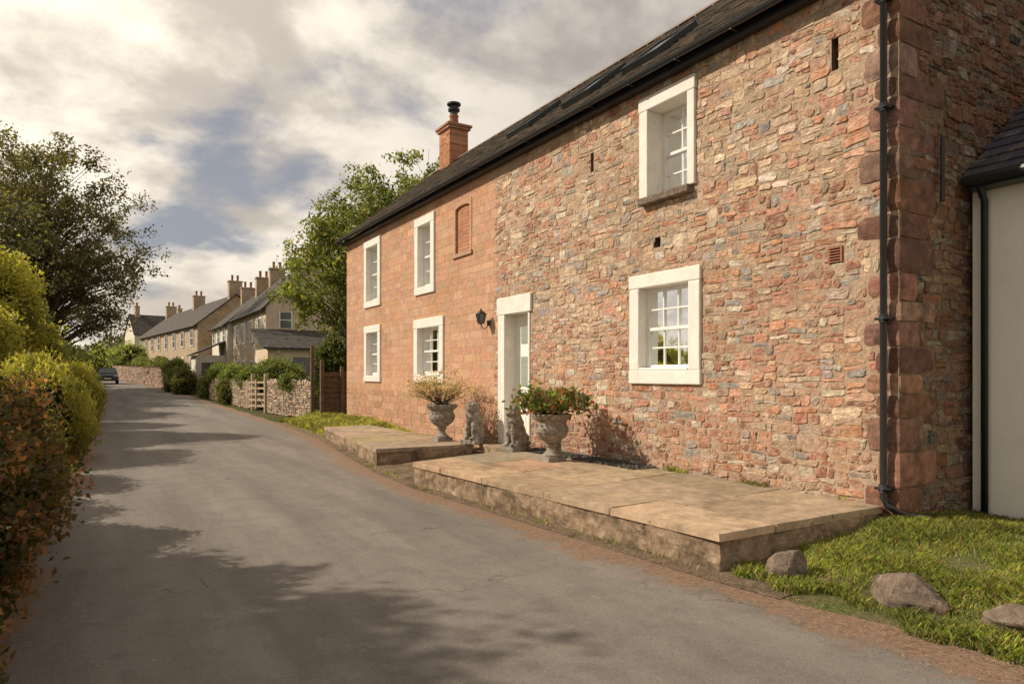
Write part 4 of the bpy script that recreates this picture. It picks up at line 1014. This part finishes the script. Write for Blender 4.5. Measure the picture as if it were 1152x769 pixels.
bush('bush',[((-1.6,31,1.2),(1.3,2.4,1.4)),((-1.8,36,1.4),(1.4,2.8,1.6)),((-1.7,43,1.5),(1.5,3.4,1.7)),((-2.0,51,1.7),(1.6,4,1.8))],'mixed green hedge along the lane',28000,.17,[(.14,.17,.05),(.20,.22,.065),(.10,.12,.04)],seed=8,nz=1.4)
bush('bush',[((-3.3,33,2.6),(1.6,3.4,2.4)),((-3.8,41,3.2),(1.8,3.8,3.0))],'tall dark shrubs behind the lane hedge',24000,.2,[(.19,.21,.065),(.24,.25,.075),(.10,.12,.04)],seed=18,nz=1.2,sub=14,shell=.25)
bush('hedge',[((6.35,34.5,1.4),(.7,1.6,.6)),((6.2,37.8,1.5),(.8,2.0,.65)),((6.1,42,1.6),(.8,2.4,.7))],'clipped green hedge above the garden wall',20000,.11,[(.15,.20,.055),(.21,.25,.07),(.10,.14,.04)],seed=10,nz=2,zmin=.2)
bush('bush',[((5.55,37.2,.75),(.45,1.2,.7)),((5.5,43.5,.8),(.5,1.4,.75))],'shrubs spilling over the garden wall',9000,.1,[(.17,.20,.055),(.24,.25,.08),(.11,.13,.04)],seed=31,zmin=.1,sub=10)
bush('bush',[((7.3,33,1.3),(1.0,1.6,1.0)),((8.2,38,1.4),(1.4,2.4,1.1))],'dark garden shrubs behind the hedge',9000,.13,[(.11,.15,.04),(.16,.19,.055)],seed=20,zmin=.2)
bush('bush',[((7.35,24.6,1.7),(.75,.9,1.5)),((8.6,25.2,1.3),(.9,.9,1.3))],'dark shrub mass behind the timber fence',14000,.1,[(.10,.13,.04),(.14,.17,.05),(.07,.09,.03)],seed=33,zmin=.0,sub=12,shell=.22)
bush('bush',[((6.55,28.0,1.25),(.4,1.2,.4))],'trailing greenery along the garden wall top',5000,.09,[(.15,.19,.05),(.22,.24,.08),(.10,.13,.04)],seed=41,zmin=.9,sub=8)
bush('bush',[((4.9,49.2,1.0),(.8,1.4,.9)),((4.8,53,1.1),(.9,1.7,1.0))],'rounded dark green bushes at the lane edge',12000,.13,[(.10,.13,.04),(.15,.17,.055),(.22,.21,.08)],seed=13,zmin=.3)
bush('bush',[((5.3,60,2.0),(.9,3,.9)),((4.8,70,2.2),(1.0,4,1.0)),((4.0,82,2.4),(1.0,4,1.1))],'green shrubs above the lane wall',12000,.2,[(.14,.18,.055),(.20,.22,.07)],seed=14,zmin=.6)
bush('bush',[((3.6,97,3.2),(2.6,3,2.4)),((.5,104,3.0),(2.5,3,2.3))],'bright green rounded trees at the bend',12000,.3,[(.24,.30,.08),(.31,.35,.10)],seed=15,zmin=1)
bush('bush',[((-3.2,66,2.2),(1.8,4,2.0)),((-4.2,76,2.4),(1.8,5,2.2))],'dark hedge at the lane bend',9000,.25,[(.09,.11,.04),(.13,.15,.055)],seed=16,zmin=.6)
b_l=[]; r_=random.Random(5)
for i in range(16): b_l.append(((-45+i*7.5+r_.uniform(-2,2),134+r_.uniform(-4,14),r_.uniform(3,4.5)),(r_.uniform(4.5,6.5),4,r_.uniform(3.5,6))))
P_=[]
for c,rd in b_l:
    k=2600; d=unit(rng.normal(size=(k,3))); P_.append(np.array(c)+d*(1-.2*np.abs(rng.normal(size=(k,1))))*np.array(rd)*(1+.15*np.sin(d[:,:1]*8+c[0])))
P_=np.concatenate(P_); C=leafcol(P_,[(.13,.15,.09),(.17,.18,.10),(.11,.125,.085)],None,s=.5,o=1)
arr_mesh('woodland',leaf_quads(P_,.8,.6),4,C,M['leaf'],kind='stuff')

# ================================================================= LIGHT, WORLD, CAMERA
EL=math.radians(37); AZ=math.radians(58)
sd=Vector((-math.sin(AZ)*math.cos(EL),math.cos(AZ)*math.cos(EL),math.sin(EL)))
sun=bpy.data.lights.new('sun','SUN'); sun.energy=4.7; sun.angle=math.radians(.6); sun.color=(1,.88,.71)
so=bpy.data.objects.new('sun',sun); COLL.objects.link(so); so.rotation_euler=(-sd).to_track_quat('-Z','Y').to_euler(); so.location=(-20,20,20)
w=bpy.data.worlds.new('World'); sc.world=w; w.use_nodes=True; nt=w.node_tree; N=nt.nodes; L=nt.links
bg=N['Background']; bg.inputs[1].default_value=.1
sky=N.new('ShaderNodeTexSky'); sky.sky_type='NISHITA'; sky.sun_disc=False; sky.sun_elevation=EL; sky.sun_rotation=-AZ; sky.dust_density=2.0
tc=N.new('ShaderNodeTexCoord'); sx=N.new('ShaderNodeSeparateXYZ'); L.new(tc.outputs['Generated'],sx.inputs[0])
def math_(op,a,b=None,c=None,clampv=False):
    m=N.new('ShaderNodeMath'); m.operation=op; m.use_clamp=clampv
    for i,v in enumerate((a,b,c)):
        if v is None: continue
        if isinstance(v,(int,float)): m.inputs[i].default_value=v
        else: L.new(v,m.inputs[i])
    return m.outputs[0]
zz=math_('ADD',math_('MAXIMUM',sx.outputs[2],0.0),.32)
cx=N.new('ShaderNodeCombineXYZ'); L.new(math_('DIVIDE',sx.outputs[0],zz),cx.inputs[0]); L.new(math_('DIVIDE',sx.outputs[1],zz),cx.inputs[1])
def wn(scale,detail,rough,off,dist=0):
    mp=N.new('ShaderNodeMapping'); mp.inputs['Location'].default_value=off; L.new(cx.outputs[0],mp.inputs[0])
    n=N.new('ShaderNodeTexNoise'); n.inputs['Scale'].default_value=scale; n.inputs['Detail'].default_value=detail; n.inputs['Roughness'].default_value=rough; n.inputs['Distortion'].default_value=dist
    L.new(mp.outputs[0],n.inputs['Vector']); return n.outputs['Fac']
def mrw(src,a,b,c=0,d=1):
    r=N.new('ShaderNodeMapRange'); r.interpolation_type='SMOOTHSTEP'
    for i,v in ((1,a),(2,b),(3,c),(4,d)): r.inputs[i].default_value=v
    L.new(src,r.inputs[0]); return r.outputs[0]
def mixw(f,a,b,mode='MIX'):
    x=N.new('ShaderNodeMix'); x.data_type='RGBA'; x.blend_type=mode
    for s,v in ((x.inputs[0],f),(x.inputs[6],a),(x.inputs[7],b)):
        if isinstance(v,(int,float)): s.default_value=v
        elif isinstance(v,tuple): s.default_value=(*v,1)
        else: L.new(v,s)
    return x.outputs[2]
def dotg(v,p):
    dot=N.new('ShaderNodeVectorMath'); dot.operation='DOT_PRODUCT'; L.new(tc.outputs['Generated'],dot.inputs[0]); dot.inputs[1].default_value=Vector(v).normalized()
    return math_('POWER',math_('MAXIMUM',dot.outputs['Value'],0.0),p)
glow=dotg((-.06,.86,.50),9.0)
hole=dotg((.14,.95,.265),90.0)      # thinner patch of cloud low over the lane
mask=mrw(math_('SUBTRACT',wn(2.0,9,.55,(1.2,6.4,0),.1),math_('MULTIPLY',hole,.20)),.28,.42)
shade=mrw(wn(2.3,10,.58,(8.3,4.2,0),.15),.38,.60)
hor=mrw(sx.outputs[2],.02,.24,1,0)
cloud=mixw(shade,(3.9,3.55,3.3),(7.0,6.3,5.6))
cloud=mixw(math_('MULTIPLY',hor,.65),cloud,(8.6,7.5,6.2))
bright=mixw(shade,(7.4,6.5,5.5),(14.0,12.6,10.4))
cloud=mixw(math_('MULTIPLY',glow,.97),cloud,bright)
blue=mixw(.75,sky.outputs[0],(3.5,3.45,3.7))
L.new(mixw(mask,blue,cloud),bg.inputs[0])
cam=bpy.data.cameras.new('camera'); cam.lens=24; cam.sensor_width=36; cam.shift_y=37.5/1152; cam.clip_end=2000; cam.clip_start=.05
co=bpy.data.objects.new('camera',cam); COLL.objects.link(co); co.location=(0,0,1.6); co.rotation_euler=(math.radians(90),0,math.radians(-31.25)); sc.camera=co
